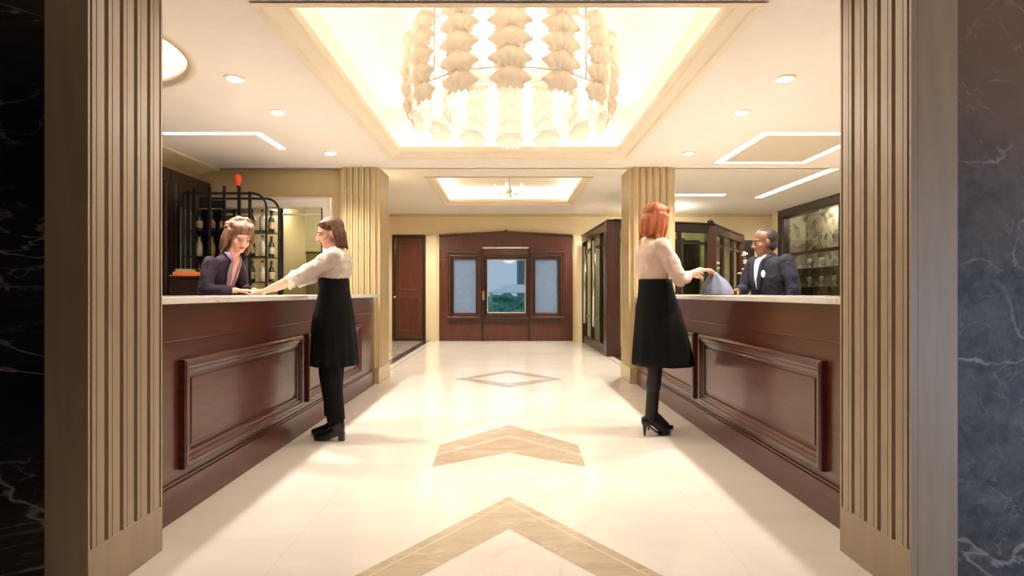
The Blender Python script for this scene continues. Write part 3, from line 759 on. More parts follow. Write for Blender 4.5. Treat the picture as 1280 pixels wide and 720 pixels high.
# ------------------------------------------------------------------ internal window behind the left reception + room behind it
w1 = bpy.data.objects.new('window_1', None); link(w1); w1.location = ((WX0 + WX1) / 2, YB, WZ0); tag(w1, kind='structure'); off = w1.location
m = MB(off); m.mould((WX0 - .13, YB, WZ0 - .1), (1, 0, 0), (0, 0, 1), (0, -1, 0), WX1 - WX0 + .26, WZ1 - WZ0 + .2,
                     [(0, 0), (0, .03), (.03, .045), (.06, .03), (.12, .025), (.13, .0), (.13, -.10)])
m.build('window_frame', M['ceil_white'], w1)
MB(off).box(WX0, WX1, YB + .05, YB + .09, 2.065, 2.085).build('glazing_bar', M['ceil_white'], w1)
MB(off).box(-2.84, -2.815, YB + .04, YB + .09, WZ0, WZ1).box(WX1 - .03, WX1, YB + .04, YB + .09, WZ0, WZ1).build('mullion', M['dark'], w1)
MB(off).box(WX0, WX1, YB + .062, YB + .070, WZ0, WZ1).build('pane', M['paneglass'], w1)
# room beyond: walls in two olive tones, wainscot, curtain
struct('wall_inner_room', MB().box(-3.95, -3.90, YB + .12, 9.0, 0, ZC).box(-3.95, -2.1, 9.0, 9.05, 0, 1.75).box(-2.1, -2.05, YB + .5, 9.0, 0, ZC), M['olive'])
struct('wall_inner_room_top', MB().box(-3.95, -2.05, 8.95, 9.05, 1.75, ZC), M['olivepale'])
cu = MB((-2.55, 8.85, 0)); pts = []
for k in range(41):
    pts.append((-2.86 + .62 * k / 40, 8.85 + .035 * math.sin(k * 1.25)))
cu.faces([(x, y, 0) for x, y in pts] + [(x, y, 1.76) for x, y in pts], [(k, k + 1, k + 42, k + 41) for k in range(40)])
o = cu.build('curtain', M['curtain'], None, smooth=True, solid=.01); tag(o, 'dark green curtain seen through the framed window behind the left counter', 'curtain')

# ------------------------------------------------------------------ dark cabinet on the left wall
t = empty('tall_cabinet', (-3.62, 6.0, 0), 'tall dark wood cabinet with a grey glass strip on the far left wall', 'cabinet'); off = t.location
MB(off).box(XL + .002, -3.66, 4.2, 6.98, 0, 2.44).build('body', M['wooddark'], t, bevel=.004)
for a, b in ((4.3, 5.2), (5.22, 6.12), (6.14, 6.94)):
    d = MB(off).box(-3.66, -3.64, a, b, .12, 2.40).build('door', M['wooddark'], t, bevel=.003)
    g = MB(off); g.mould((-3.64, a + .06, .2), (0, 1, 0), (0, 0, 1), (1, 0, 0), b - a - .12, 2.1, [(0, 0), (0, .006), (.015, .012), (.03, .006), (.035, 0)]); g.build('door_moulding', M['wooddark'], d)
    hd = MB(off).tube([(-3.635, b - .04, 1.1), (-3.605, b - .04, 1.12), (-3.605, b - .04, 1.28), (-3.635, b - .04, 1.3)], .006, 8).build('door_handle', M['chrome'], d, smooth=True)
g = MB(off).box(-3.64, -3.634, 6.30, 6.52, .35, 2.05).build('glass_strip', prin('grey_satin_glass', (0.30, 0.29, 0.27), 0.2, coat=.5), t); g['label'] = 'grey satin glass strip'

# ------------------------------------------------------------------ black arched display rack
RY = 6.35
def rx(p): return (p - 636) * RY / 711
def rz(p): return 1.1 + (366 - p) * RY / 711
rk = empty('display_rack', (rx(291), RY, 0), 'black metal arched bottle rack standing behind the left counter', 'rack'); off = rk.location
xa, xb = rx(240), rx(341); ztop = rz(245); dep = .34
for y in (RY - dep / 2, RY + dep / 2):
    rad = .15; pts = [(xb, y, 0)] + [(xb, y, z) for z in (1.0, ztop - rad)] + [(xb - rad + rad * math.cos(a), y, ztop - rad + rad * math.sin(a)) for a in [PI / 2 * k / 8 for k in range(1, 9)]] + [(xa, y, ztop), (xa - .001, y, ztop - .02), (xa - .001, y, 0)]
    MB(off).tube(pts, .014, 8).build('arched_frame', M['black'], rk, smooth=True)
posts = [(246, 241), (253, 238), (272, 238), (290, 236), (308, 237), (321, 243)]
for i, (p, top) in enumerate(posts):
    x = rx(p); w = .014 if i != 4 else .017
    yy = RY - dep / 2
    MB(off).box(x - w, x + w, yy - .012, yy + .012, 0, rz(top)).build('post', M['black'], rk, bevel=.003)
shelf_z = [0.45, 1.22, 1.50, 1.78, 2.02]
for k, z in enumerate(shelf_z):
    m = MB(off); m.box(xa, xb, RY - dep / 2 + .01, RY + dep / 2 - .01, z - .010, z)
    m.build('shelf', M['black'] if k < 4 else M['chrome'], rk)
MB(off).box(xa, rx(272), RY + dep / 2 - .006, RY + dep / 2 + .004, 0.2, ztop - .02).build('back_panel', M['dark'], rk)

def bottle_mesh(body, parent_name, label, cat, group=None, big=1.0, lab=True, cap=M['black']):
    t = empty(parent_name, (0, 0, 0), label, cat, group)
    h = .235 * big; r = .034 * big
    MB().lathe([(r * .9, 0), (r, .008), (r, h * .55), (r * .85, h * .64), (r * .4, h * .74), (r * .36, h * .93), (r * .42, h * .94), (r * .42, h * .97), (r * .3, h * .97)], (0, 0, 0), 20).build('glass_body', body, t, smooth=True)
    if lab: MB().lathe([(r + .0006, h * .15), (r + .001, h * .16), (r + .001, h * .46), (r + .0006, h * .47)], (0, 0, 0), 20).build('paper_label', M['paper'], t, smooth=True)
    MB().lathe([(r * .46, h * .93), (r * .46, h), (.001, h)], (0, 0, 0), 16).build('cap', cap, t)
    return t
def copy_tree(o, parent=None):
    c = o.copy(); link(c)
    if parent: c.parent = parent
    for ch_ in [q for q in COL.objects if q.parent == o]: copy_tree(ch_, c)
    return c
kinds = [('bottle_dark', 'dark bottle'), ('bottle_amber', 'amber bottle with a paper label'), ('bottle_pale', 'pale clear bottle')]
protos = {}
lvl = {1.22: 'lowest', 1.50: 'second', 1.78: 'third'}
plan = []
xs_ = [rx(p) for p in (246, 253, 262, 268, 276, 283, 290, 297, 312, 318, 326, 331, 337)]
kk = {1.22: [0, 0, 0, 1, 2, 0, 0, 1, 0, 0, 2, 2, 0], 1.50: [2, 2, 1, 1, 2, 0, 0, 0, 0, 0, 2, 2, 0], 1.78: [0, 0, 2, 0, 2, 0, 0, 0, 2, 0, 2, 2, 0]}
names = ['leftmost', 'second from the left', 'third from the left', 'fourth from the left', 'fifth from the left', 'sixth from the left', 'seventh from the left', 'sixth from the right', 'fifth from the right',
         'fourth from the right', 'third from the right', 'second from the right', 'rightmost']
for z, row in kk.items():
    for i, k in enumerate(row):
        if protos.get(k) is None: protos[k] = bottle_mesh(M[kinds[k][0]], 'bottle', '', 'bottle'); o = protos[k]
        else: o = copy_tree(protos[k])
        o.location = (xs_[i], RY + (-.06 if i % 2 else .05), z)
        o['label'] = '%s, %s on the %s rack shelf' % (kinds[k][1], names[i], lvl[z]); o['category'] = 'bottle'; o['group'] = 'bottles on the black display rack'
# red bulb shaped ornament on a post
xr = rx(305); zr = rz(237)
t = empty('red_ornament', (xr, RY - dep / 2, zr - .01), 'coral red bulb shaped ornament on top of the black rack', 'ornament'); off = t.location
xr2 = rx(308)
MB(off).lathe([(.012, 0), (.014, .01), (.03, .03), (.042, .075), (.040, .11), (.022, .135), (.001, .142)], (xr2 - .015, RY - dep / 2, rz(237)), 20).build('bulb', M['red'], t, smooth=True)
MB(off).lathe([(.018, 0), (.018, .012), (.012, .016)], (xr2 - .012, RY - dep / 2, rz(237) - .004), 16).build('cap_base', M['black'], t)
# orange box
xo = (rx(239) + rx(264)) / 2
ob = MB((xo, RY - .1, 1.22)); 
t = empty('orange_box', (xo, RY - .28, 1.081), 'flat orange and white box on a dark shelf in front of the black rack', 'box'); off = t.location
ZB = rz(346)
MB(off).box(rx(238), rx(265), RY - .34, RY - .18, ZB, ZB + .045).build('lid', M['orange'], t, bevel=.004)
MB(off).box(rx(240), rx(257), RY - .32, RY - .20, ZB + .045, ZB + .075).build('paper_stack', M['paper'], t, bevel=.003)
t.location.z = ZB; 
for c_ in [q for q in COL.objects if q.parent == t]:
    for v in c_.data.vertices: v.co.z -= (ZB - 1.081)
# low dark sideboard carrying it
t = empty('sideboard', (rx(262), RY - .27, 0), 'low dark wood sideboard in front of the black rack, orange box on it', 'cabinet'); off = t.location
MB(off).box(rx(236), rx(300), RY - .36, RY - .19, .05, ZB - .03).build('body', M['wooddark'], t, bevel=.004)
MB(off).box(rx(235), rx(301), RY - .37, RY - .185, ZB - .03, ZB).build('top', M['wooddark'], t, bevel=.003)
MB(off).box(rx(237), rx(298), RY - .34, RY - .20, 0, .05).build('plinth', M['dark'], t)

# ------------------------------------------------------------------ glazed vestibule and revolving door at the right rear
A_, B_, C_, E_ = (1.80, 9.9), (3.72, 10.5), (5.15, 12.65), (1.69, 12.65)
VZ = 2.33
v = empty('glass_vestibule', (3.2, 11.2, 0), 'dark wood framed glass vestibule beyond the right pillar', 'vestibule'); off = v.location
def vpost(p, w=.16): MB(off).box(p[0] - w / 2, p[0] + w / 2, p[1] - w / 2, p[1] + w / 2, 0, VZ).build('post', M['woodpost'], v, bevel=.008)
vpost(A_, .24); vpost(B_, .17); vpost(C_, .14); vpost(E_, .12)
def lerp(a, b, t): return (a[0] + (b[0] - a[0]) * t, a[1] + (b[1] - a[1]) * t)
for a, b, n in ((A_, B_, 3), (B_, C_, 3), (A_, E_, 3)):
    MB(off).obox(a, b, .13, VZ - .13, VZ + .02).build('top_beam', M['wooddark'], v, bevel=.01)
    MB(off).obox(a, b, .18, VZ + .02, VZ + .05).build('cornice', M['woodpost'], v, bevel=.01)
    MB(off).obox(a, b, .08, 0, .16).build('bottom_rail', M['wooddark'], v, bevel=.005)
    MB(off).obox(a, b, .05, 1.98, 2.03).build('transom_bar', M['wooddark'], v)
    for k in range(n):
        p = lerp(a, b, (k + .02) / n); q = lerp(a, b, (k + .98) / n)
        if k: 
            m = lerp(a, b, k / n); MB(off).box(m[0] - .035, m[0] + .035, m[1] - .035, m[1] + .035, .16, VZ - .1).build('mullion', M['wooddark'], v)
        MB(off).obox(p, q, .012, .16, VZ - .12).build('pane', M['vestglass'], v)
MB(off).lathe([(.06, VZ + .05), (.07, VZ + .07), (.05, VZ + .10), (.02, VZ + .12), (.001, VZ + .13)], (B_[0], B_[1], 0), 16).build('finial', M['wooddark'], v, smooth=True)
for k, yy in enumerate((10.9, 12.2)):
    MB(off).tube([(1.63 + .0, yy, .45), (1.63, yy, 2.1)], .03, 10).tube([(1.63, yy, .6), (1.74, yy, .6)], .012, 8).tube([(1.63, yy, 1.95), (1.74, yy, 1.95)], .012, 8).build('push_handle', M['chrome'], v, smooth=True)
rv = empty('revolving_door', (3.05, 11.65, 0), 'four winged revolving glass door inside the dark glass vestibule', 'door'); off = rv.location
MB(off).lathe([(.06, 0), (.05, .03), (.045, .1), (.045, 2.1), (.06, 2.15), (.06, 2.2)], (3.05, 11.65, 0), 20).build('centre_pole', M['wooddark'], rv, smooth=True)
for k in range(4):
    a = PI / 2 * k + .5; d = (math.cos(a), math.sin(a)); p = (3.05 + .05 * d[0], 11.65 + .05 * d[1]); q = (3.05 + .72 * d[0], 11.65 + .72 * d[1])
    f = MB(off).obox(p, q, .04, .04, .2).obox(p, q, .04, 2.04, 2.16).obox(lerp(p, q, .93), q, .045, .04, 2.16).build('wing_frame', M['wooddark'], rv)
    MB(off).obox(p, q, .01, .2, 2.04).build('wing_glass', M['vestglass'], f)

# dark doorway in the far wall behind the vestibule seen through glass (pale column + dark panels)
struct('trim_9', MB().box(3.55, 4.35, YF - .04, YF, 0, 2.3).box(4.75, 5.6, YF - .04, YF, 0, 2.3), M['wooddark'])

# pink and white flowers in a vase beside the man
FX, FY = 4.98, 11.9
vs_ = empty('flower_stand', (FX, FY, 0), 'slim dark stand behind the man in the dark blue suit', 'plant stand'); off = vs_.location
MB(off).lathe([(.16, 0), (.16, .03), (.03, .05), (.025, .95), (.13, .98), (.14, 1.02), (.001, 1.02)], (FX, FY, 0), 20).build('pedestal', M['wooddark'], vs_, smooth=True)
fl = empty('flower_vase', (FX, FY, 1.02), 'vase of pink and white flowers left of the man in the dark blue suit', 'flowers'); off = fl.location
MB(off).lathe([(.04, 1.02), (.07, 1.06), (.075, 1.14), (.04, 1.24), (.05, 1.28), (.04, 1.27)], (FX, FY, 0), 20).build('vase', M['ceil_white'], fl, smooth=True)
for k in range(16):
    a = random.uniform(0, 2 * PI); r_ = random.uniform(.02, .17); z = random.uniform(1.45, 1.95)
    p = Vector((FX + r_ * math.cos(a), FY + r_ * math.sin(a), z))
    s_ = MB(off).tube([(FX, FY, 1.25), (FX + .4 * r_ * math.cos(a), FY + .4 * r_ * math.sin(a), (1.25 + z) / 2), p], .004, 5).build('stem', M['leaf'], fl)
    b = MB(off)
    for j in range(6):
        c = p + Vector((.028 * math.cos(j * PI / 3), .028 * math.sin(j * PI / 3), 0)); b.ell(c, (.026, .018, .013), Euler((0, .5, j * PI / 3)).to_matrix(), 2)
    b.ell(p, (.014, .014, .016), sub=2)
    b.build('blossom', M['petalw'] if k % 3 else M['foil'], s_, smooth=True)

# ------------------------------------------------------------------ dark framed window on the right wall with shelves behind
w2 = bpy.data.objects.new('window_2', None); link(w2); w2.location = (XR, 10.4, .85); tag(w2, kind='structure'); off = w2.location
m = MB(off); m.mould((XR - .02, 8.2, .85), (0, 1, 0), (0, 0, 1), (-1, 0, 0), 4.35, ZR - .85, [(0, -.1), (0, .05), (.05, .07), (.16, .05), (.18, .0), (.18, -.12)])
m.build('window_frame', M['wooddark'], w2)
MB(off).box(XR + .01, XR + .05, 8.3, 12.45, 1.88, 1.95).box(XR + .01, XR + .05, 10.3, 10.37, .9, 2.8).build('mullion', M['wooddark'], w2)
MB(off).box(XR + .03, XR + .038, 8.3, 12.45, .95, 2.8).build('pane', glass('smoky_glass', (.8, .8, .75), .05, .02), w2)
struct('wall_niche', MB().box(XR + .55, XR + .6, 8.1, 12.6, .7, 3.0).box(XR, XR + .6, 8.1, 8.2, .7, 3.0).box(XR, XR + .6, 12.55, 12.65, .7, 3.0).box(XR, XR + .6, 8.1, 12.65, .75, .85).box(XR, XR + .6, 8.1, 12.65, 2.89, 2.95), M['mosaic'])
for zz, lb in ((1.22, 'lower'), (1.60, 'upper')):
    o = MB((XR + .42, 10.4, zz)).box(XR + .3, XR + .55, 8.2, 12.55, zz, zz + .02).build('glass_shelf', M['chrome']); tag(o, lb + ' shelf of glassware behind the dark framed window on the right wall', 'shelf')
gl = MB(); gl.lathe([(.035, 0), (.035, .004), (.005, .01), (.005, .08), (.03, .10), (.042, .15), (.038, .20), (.036, .20), (.040, .15), (.028, .103), (.001, .09)], (0, 0, 0), 16)
g0 = gl.build('wine_glass', prin('crystal_glass', (.75, .75, .68), .05, trans=.6), None, smooth=True); tag(g0, 'small stemmed wine glass on the shelves behind the dark framed window', 'glass', 'wine glasses behind the dark framed window')
gi = 0
for zz in (1.24, 1.62):
    for k in range(17):
        o = g0 if gi == 0 else g0.copy()
        if gi: link(o)
        gi += 1; o.location = (XR + .42 + .05 * (-1) ** k, 8.5 + k * .235, zz + .001)

# ------------------------------------------------------------------ garden outside the far door
struct('floor', MB().box(-14, 14, 13.3, 60, -.16, -.06), M['grass'])
def shrub(x, y, r, h, label):
    mb = MB((x, y, 0)); rnd = random.Random(int(x * 100 + y * 7))
    for k in range(26):
        a = rnd.uniform(0, 2 * PI); q = rnd.uniform(0, r * .7); z = rnd.uniform(.15 * h, h * .85); s_ = r * rnd.uniform(.25, .45)
        mb.ell((x + q * math.cos(a), y + q * math.sin(a), z), (s_, s_, s_ * .9), sub=2)
    mb.cap((x, y, -.06), (x, y, h * .5), .05, .05)
    o = mb.build('shrub', M['leaf'], None, voxel=.05); tag(o, label, 'shrub', 'shrubs outside the far door')
shrub(.95, 19, .55, .9, 'dark green shrub outside the far door, right of the white canopy posts')
shrub(-.75, 19.4, .5, .75, 'green shrub outside the far door, leftmost in the clear pane')
shrub(.25, 18, .35, .55, 'low green shrub outside the far door, in front of the white canopy')
t = empty('garden_canopy', (.25, 21.5, -.06), 'small white pitched canopy in the garden seen through the far door', 'canopy'); off = t.location
MB(off).faces([(-.75, 20.7, 1.10), (.95, 20.7, 1.10), (.95, 22.3, 1.10), (-.75, 22.3, 1.10), (-.1, 21.5, 1.40), (.55, 21.5, 1.40)], [(0, 1, 5, 4), (1, 2, 5), (2, 3, 4, 5), (3, 0, 4)]).build('roof', M['canopy'], t, solid=.03)
for x in (-.68, .88):
    for y in (20.8, 22.2): MB(off).tube([(x, y, -.06), (x, y, 1.11)], .03, 8).build('post', M['chrome'], t)
hg = MB((0, 25, 0)); rnd = random.Random(4)
hg.box(-3.5, 3.5, 24.7, 25.3, -.06, .95)
for k in range(160): hg.ell((rnd.uniform(-3.5, 3.5), rnd.uniform(24.65, 25.2), rnd.uniform(.1, 1.0)), (.22, .18, .14), sub=2)
o = hg.build('hedge', M['leaf'], None, voxel=.05); tag(o, 'long green hedge across the garden seen through the clear door pane', 'hedge')
t = MB((2.2, 40, 0)); t.box(.6, 5.2, 38, 42, -.06, 3.6); t.prism_y([(.3, 3.6), (5.5, 3.6), (2.9, 4.9)], 37.8, 42.2)
o = t.build('distant_building', M['haze']); tag(o, 'hazy grey gabled building far outside the door pane', 'building')

# ------------------------------------------------------------------ people
def head_parts(t, body, c, yaw, pitch, skin, s=1.0, roll=0.0):
    """add a head to `body`, return its matrix; face parts become children"""
    Mh = Matrix.Translation(c) @ Euler((roll, pitch, yaw)).to_matrix().to_4x4() @ Matrix.Scale(s, 4)
    def e(cc, rr, sub=3, b=body): b.ell(cc, rr, sub=sub, M4=Mh)
    e((-.014, 0, .035), (.094, .074, .084)); e((.018, 0, -.028), (.070, .060, .088)); e((.046, 0, -.090), (.030, .030, .024))
    e((.030, 0, -.072), (.046, .046, .040))
    for q in (1, -1):
        e((.048, q * .032, -.030), (.030, .027, .032), 2); e((-.006, q * .075, -.012), (.018, .009, .030), 2); e((.070, q * .028, .020), (.016, .026, .010), 2)
        e((.094, q * .011, -.036), (.010, .008, .008), 2)
    e((.072, 0, .022), (.018, .034, .014), 2)
    for k in range(6): e((.084 + .0042 * k, 0, .012 - .0092 * k), (.009 + .0006 * k, .0075 + .0008 * k, .010), 2)
    for q in (1, -1):
        ey = MB().ell((.0712, q * .030, -.001), (.0115, .0135, .0070), sub=3, M4=Mh).build('eye', M['eyew'], t, smooth=True)
        MB().ell((.0800, q * .0300, -.001), (.0040, .0072, .0070), sub=2, M4=Mh).build('iris', M['iris'], ey, smooth=True)
        eb = MB()
        for k in range(6): eb.ell((.0865 - .0022 * k, q * (.014 + .0068 * k), .0225 + .003 * math.sin(k * .6)), (.004, .006, .0035), sub=2, M4=Mh)
        eb.build('eyebrow', M['iris'] if skin is M['skindark'] else M['hair_brown'], t, smooth=True)
    lp = MB(); lp.ell((.0815, 0, -.0600), (.009, .021, .0048), sub=3, M4=Mh); lp.ell((.0800, 0, -.0675), (.009, .018, .0055), sub=3, M4=Mh)
    lp.build('lips', prin('brown_lips', (0.14, 0.045, 0.035), 0.4) if skin is M['skindark'] else M['lips'], t, smooth=True)
    return Mh

def hand(b, wrist, dirv, up, side, curl=.35, s=1.0, spread=.12):
    """palm + 4 fingers + thumb; dirv = finger direction, up = back of hand, side=+1 thumb towards up x dir"""
    d = Vector(dirv).normalized(); u = Vector(up); u = (u - d * u.dot(d)).normalized(); l = u.cross(d) * side   # thumb side
    w = Vector(wrist)
    def P(a, c, e): return w + d * a * s + l * c * s + u * e * s
    for k in range(5):
        cc = -.028 + .014 * k
        b.cap(P(.0, cc * .6, 0), P(.082, cc, .002), .014 * s, .0125 * s, 10)
    fl = [.078, .086, .080, .062]
    for k in range(4):
        cc = .028 - .0187 * k; L = fl[k] * s
        base = P(.084, cc, .002); ang = spread * (1.2 - k * .8)
        dd = (d * math.cos(ang) + l * math.sin(ang)).normalized(); p = base; a = 0
        for q, (fr, r0, r1) in enumerate(((.45, .0095, .0088), (.31, .0088, .0080), (.24, .0080, .0070))):
            a += curl * (0.7 + .5 * q); v_ = dd * math.cos(a) - u * math.sin(a); n = p + v_ * L * fr
            b.cap(p, n, r0 * s, r1 * s, 10); p = n
    p = P(.022, .030, -.006); dd = (d * .72 + l * .62 - u * .25).normalized()
    n = p + dd * .042 * s; b.cap(p, n, .0135 * s, .0105 * s, 10)
    dd = (d * .9 + l * .25 - u * .3).normalized(); b.cap(n, n + dd * .030 * s, .0105 * s, .0085 * s, 10)

def person(label, loc, yaw, J, skin):
    t = empty('person', loc, label, 'person', None, yaw)
    b = MB()
    # torso + neck + arms + legs: one continuous skin surface
    px_, cz = J['pelvis'], J['chest']
    nk, hd = Vector(J['neck']), Vector(J['head'])
    k = J.get('k', 1.0)
    b.loft([(px_[0], 0, px_[2] - .08, .08 * k, .13 * k), (px_[0], 0, px_[2], .10 * k, .15 * k), ((px_[0] * 2 + cz[0]) / 3, 0, px_[2] + .15, .08 * k, .115 * k), (cz[0], 0, cz[2], .086 * k, .122 * k), ((cz[0] + J['shl'][0]) / 2, 0, J['shl'][2] - .05, .085 * k, .125 * k), ((J['shl'][0] + nk[0]) / 2, 0, J['shl'][2] - .005, .065 * k, .11 * k),
            (nk[0], 0, nk[2] - .03, .048 * k, .06 * k), (nk[0], 0, nk[2], .045, .05)], 24)
    b.cap(nk - Vector((0, 0, .03)), hd + Vector((-.02, 0, -.07)), .052 * k, .050 * k)
    Mh = head_parts(t, b, hd, J.get('hyaw', 0), J.get('hpitch', 0), skin, J.get('hs', 1.0), J.get('hroll', 0))
    for s_, q in (('l', 1), ('r', -1)):
        sh, el, wr = map(Vector, (J['sh' + s_], J['el' + s_], J['wr' + s_]))
        b.limb([sh, el, wr], [.038 * k, .037 * k, .024 * k])
        b.cap(el, el + (wr - el) * .35, .037 * k, .040 * k)
        dv, up = J['hd' + s_]
        hand(b, wr, dv, up, J.get('thumb' + s_, 1), J.get('curl', .3), .95 * k)
        hp, kn, an = map(Vector, (J['hp' + s_], J['kn' + s_], J['an' + s_]))
        b.limb([hp, kn, an], [.080 * k, .052 * k, .029 * k]); b.cap(kn + (an - kn) * .1, kn + (an - kn) * .4, .050 * k, .053 * k)
        fy = J.get('toe', 0)
        tip = an + Vector((.120, 0, -an.z + .022)); heel = an + Vector((-.035, 0, -.02)); b.limb([heel, an + Vector((.03, 0, -.035)), tip], [.020, .019, .012])
    body = b.build('body', skin, t, voxel=.0055, sm=2)
    return t, Mh

def shoe(t, an, q, heel=.06, style='pump', mat=M['leather'], ln=.165, back=-.060):
    """an = ankle position, toe towards +x"""
    an = Vector(an); m = MB(); x, y = an.x, an.y
    secs = []
    n = 12
    for k in range(n + 1):
        u = k / n; xx = x + back + (ln - back) * u
        base = heel * max(0, 1 - u * 1.75) ** 1.0 if style != 'flat' else .006
        base = heel * max(0, 1 - ((u - .1) / .5)) if u > .1 else heel
        base = max(.004, base)
        wv = .024 + .018 * math.sin(PI * min(1, u * 1.05)) * (1 if u < .95 else .8)
        if u > .9: wv *= math.sqrt(max(0.05, 1 - ((u - .9) / .1) ** 2 * .8))
        if style == 'boot': boot_top = .095 - .055 * max(0, (u - .35) / .65)
        top = base + (boot_top if style == 'boot' else .060 if u < .25 else (.050 - .020 * (u - .25) / .75) if style != 'pump' else .030)
        if style == 'pump' and .2 < u < .62: top = base + .022
        secs.append((xx, y, base, top, wv))
    vs = []; fs = []; sg = 12
    for xx, yy, z0, z1, wv in secs:
        for j in range(sg):
            a = 2 * PI * j / sg; vs.append((xx, yy + wv * math.cos(a), (z0 + z1) / 2 + (z1 - z0) / 2 * (math.sin(a) if math.sin(a) > -.7 else -1)))
    for i in range(n):
        for j in range(sg): fs.append((i * sg + j, i * sg + (j + 1) % sg, (i + 1) * sg + (j + 1) % sg, (i + 1) * sg + j))
    fs.append(tuple(range(sg))); fs.append(tuple(n * sg + j for j in range(sg)))
    m.faces(vs, fs)
    if style == 'boot':
        m.loft([(x - .008, y, heel + .02, .052, .040), (x - .008, y, heel + .07, .050, .042), (x - .008, y, heel + .15, .049, .046)], 20)
    o = m.build('shoe', mat, t, smooth=True)
    o.data.name = 'shoe'
    h = MB(); h.prism([(x + back - .002, y - .020), (x + back + .040, y - .020), (x + back + .040, y + .020), (x + back - .002, y + .020)], 0.0, heel + .01) if style == 'boot' else h.cap((x + back + .020, y, 0.0), (x + back + .022, y, heel + .015), .0075, .020, 10, True, True)
    h.build('heel', mat, o)
    if style == 'pump':
        s_ = MB().tube([(x - .012 + .030 * math.cos(a), y + .036 * math.sin(a), heel + .055) for a in [2 * PI * k / 20 for k in range(20)]], .005, 6, closed=True).build('ankle_strap', mat, o, smooth=True)
    return o

def hair(t, Mh, mat, prims, voxel=.006, name='hair'):
    h = MB()
    for p in prims: 
        if p[0] == 'e': h.ell(p[1], p[2], sub=3, M4=Mh)
        else:
            a = Mh @ Vector(p[1]); c = Mh @ Vector(p[2]); h.cap(a, c, p[3], p[4], 10)
    return h.build(name, mat, t, voxel=voxel, sm=2)

def locks(n, r0, z0, z1, a0, a1, rad=.014, rr=.09, seed=1, flare=.0, ry=.082):
    out = []; rnd = random.Random(seed)
    for k in range(n):
        a = a0 + (a1 - a0) * k / (n - 1)
        x, y = -.014 + rr * math.cos(a), ry * math.sin(a)
        zz = z1 + rnd.uniform(-.02, .02); f = 1 + flare + rnd.uniform(-.05, .08)
        m_ = ((x * (1 + flare * .6)), y * (1 + flare * .6), (z0 + zz) / 2)
        out.append(('c', (x * .92, y * .92, z0), m_, rad, rad * 1.1)); out.append(('c', m_, (x * f, y * f, zz), rad * 1.1, rad * .5))
    return out

# ---- woman leaning on the left counter (faces -x)
J = dict(pelvis=(-.02, 0, .93), chest=(-.05, 0, 1.22), neck=(-.045, 0, 1.43), head=(.0, 0, 1.548), hpitch=R(12), hyaw=R(24), k=.93, hs=.96,
         shl=(-.075, .165, 1.365), shr=(-.02, -.165, 1.365), ell=(.165, .19, 1.225), elr=(.20, -.12, 1.235), wrl=(.425, .10, 1.125), wrr=(.44, -.03, 1.125),
         hdl=((1, -.15, -.22), (0.1, 0, 1)), hdr=((1, .1, -.22), (0.1, 0, 1)), thumbl=-1, thumbr=1, curl=.10,
         hpl=(-.02, .085, .90), hpr=(-.02, -.085, .90), knl=(-.03, .085, .50), knr=(.0, -.085, .50), anl=(-.075, .085, .125), anr=(.0, -.08, .125))
t, Mh = person('woman in cream blouse and long black skirt leaning with both arms on the left counter', (-1.36, 4.32, 0), PI, J, M['skin'])
bl = MB()
bl.loft([(-.03, 0, 1.10, .080, .115), (-.033, 0, 1.175, .090, .125), (-.035, 0, 1.215, .106, .140), (-.05, 0, 1.27, .118, .158), (-.06, 0, 1.34, .112, .175), (-.055, 0, 1.385, .090, .165), (-.05, 0, 1.42, .062, .10), (-.045, 0, 1.442, .050, .062)], 32)
bl.ell((.045, .065, 1.26), (.05, .06, .06)); bl.ell((.045, -.065, 1.26), (.05, .06, .06))
for sh, el, wr in (('shl', 'ell', 'wrl'), ('shr', 'elr', 'wrr')):
    s_, e_, w_ = Vector(J[sh]), Vector(J[el]), Vector(J[wr])
    m1 = e_ + (w_ - e_) * .22
    bl.limb([s_, (s_ + e_) / 2 - Vector((0, 0, .01)), e_ + Vector((-.01, 0, -.012)), m1], [.062, .060, .062, .052], flat_end=True)
    for k in range(6):   # ruffled sleeve end hanging from the forearm
        p = e_ + (w_ - e_) * (-.12 + .075 * k) + Vector((0, 0, -.022 - .006 * (k % 2))); bl.ell(p, (.015, .050 - .004 * (k % 2), .046))
    for k in range(5):   # puffed sleeve folds
        p = s_.lerp(e_, .35 + .15 * k) + Vector((0, 0, -.018)); bl.ell(p, (.026, .058, .052))
bl.build('blouse', M['blouse'], t, voxel=.006, sm=2, folds=(.022, .055))
sk = MB()   # high waisted long tunic skirt over black trousers
sk.loft([(-.04, 0, .555, .175, .20), (-.04, 0, .60, .172, .198), (-.035, 0, .72, .165, .19), (-.03, 0, .84, .158, .185), (-.03, 0, .93, .150, .175), (-.035, 0, 1.03, .128, .155), (-.035, 0, 1.12, .112, .145), (-.03, 0, 1.19, .112, .146), (-.03, 0, 1.212, .108, .142)], 64, 14, [.035, .035, .03, .02, .01, 0, 0, 0, 0])
sk.build('long_skirt', M['blackcloth'], t, smooth=True)
tr = MB()
for q, kn, an in ((1, J['knl'], J['anl']), (-1, J['knr'], J['anr'])):
    tr.limb([(-.03, q * .08, .85), kn, (an[0], an[1], .15)], [.095, .082, .066], flat_end=True)
tr.build('trousers', M['blackcloth'], t, voxel=.007, sm=2)
shoe(t, J['anl'], 1, .045, 'boot'); shoe(t, J['anr'], -1, .045, 'boot')
hp = [('e', (-.026, 0, .050), (.100, .084, .084)), ('e', (-.06, 0, -.01), (.066, .082, .085)), ('e', (-.065, 0, -.075), (.052, .068, .065)), ('e', (.035, .030, .082), (.040, .038, .026)), ('e', (.035, -.030, .082), (.040, .038, .026))]
hp += locks(9, .09, .03, -.125, R(98), R(262), .017, .092, 3, .0)
hair(t, Mh, M['hair_brown'], hp)

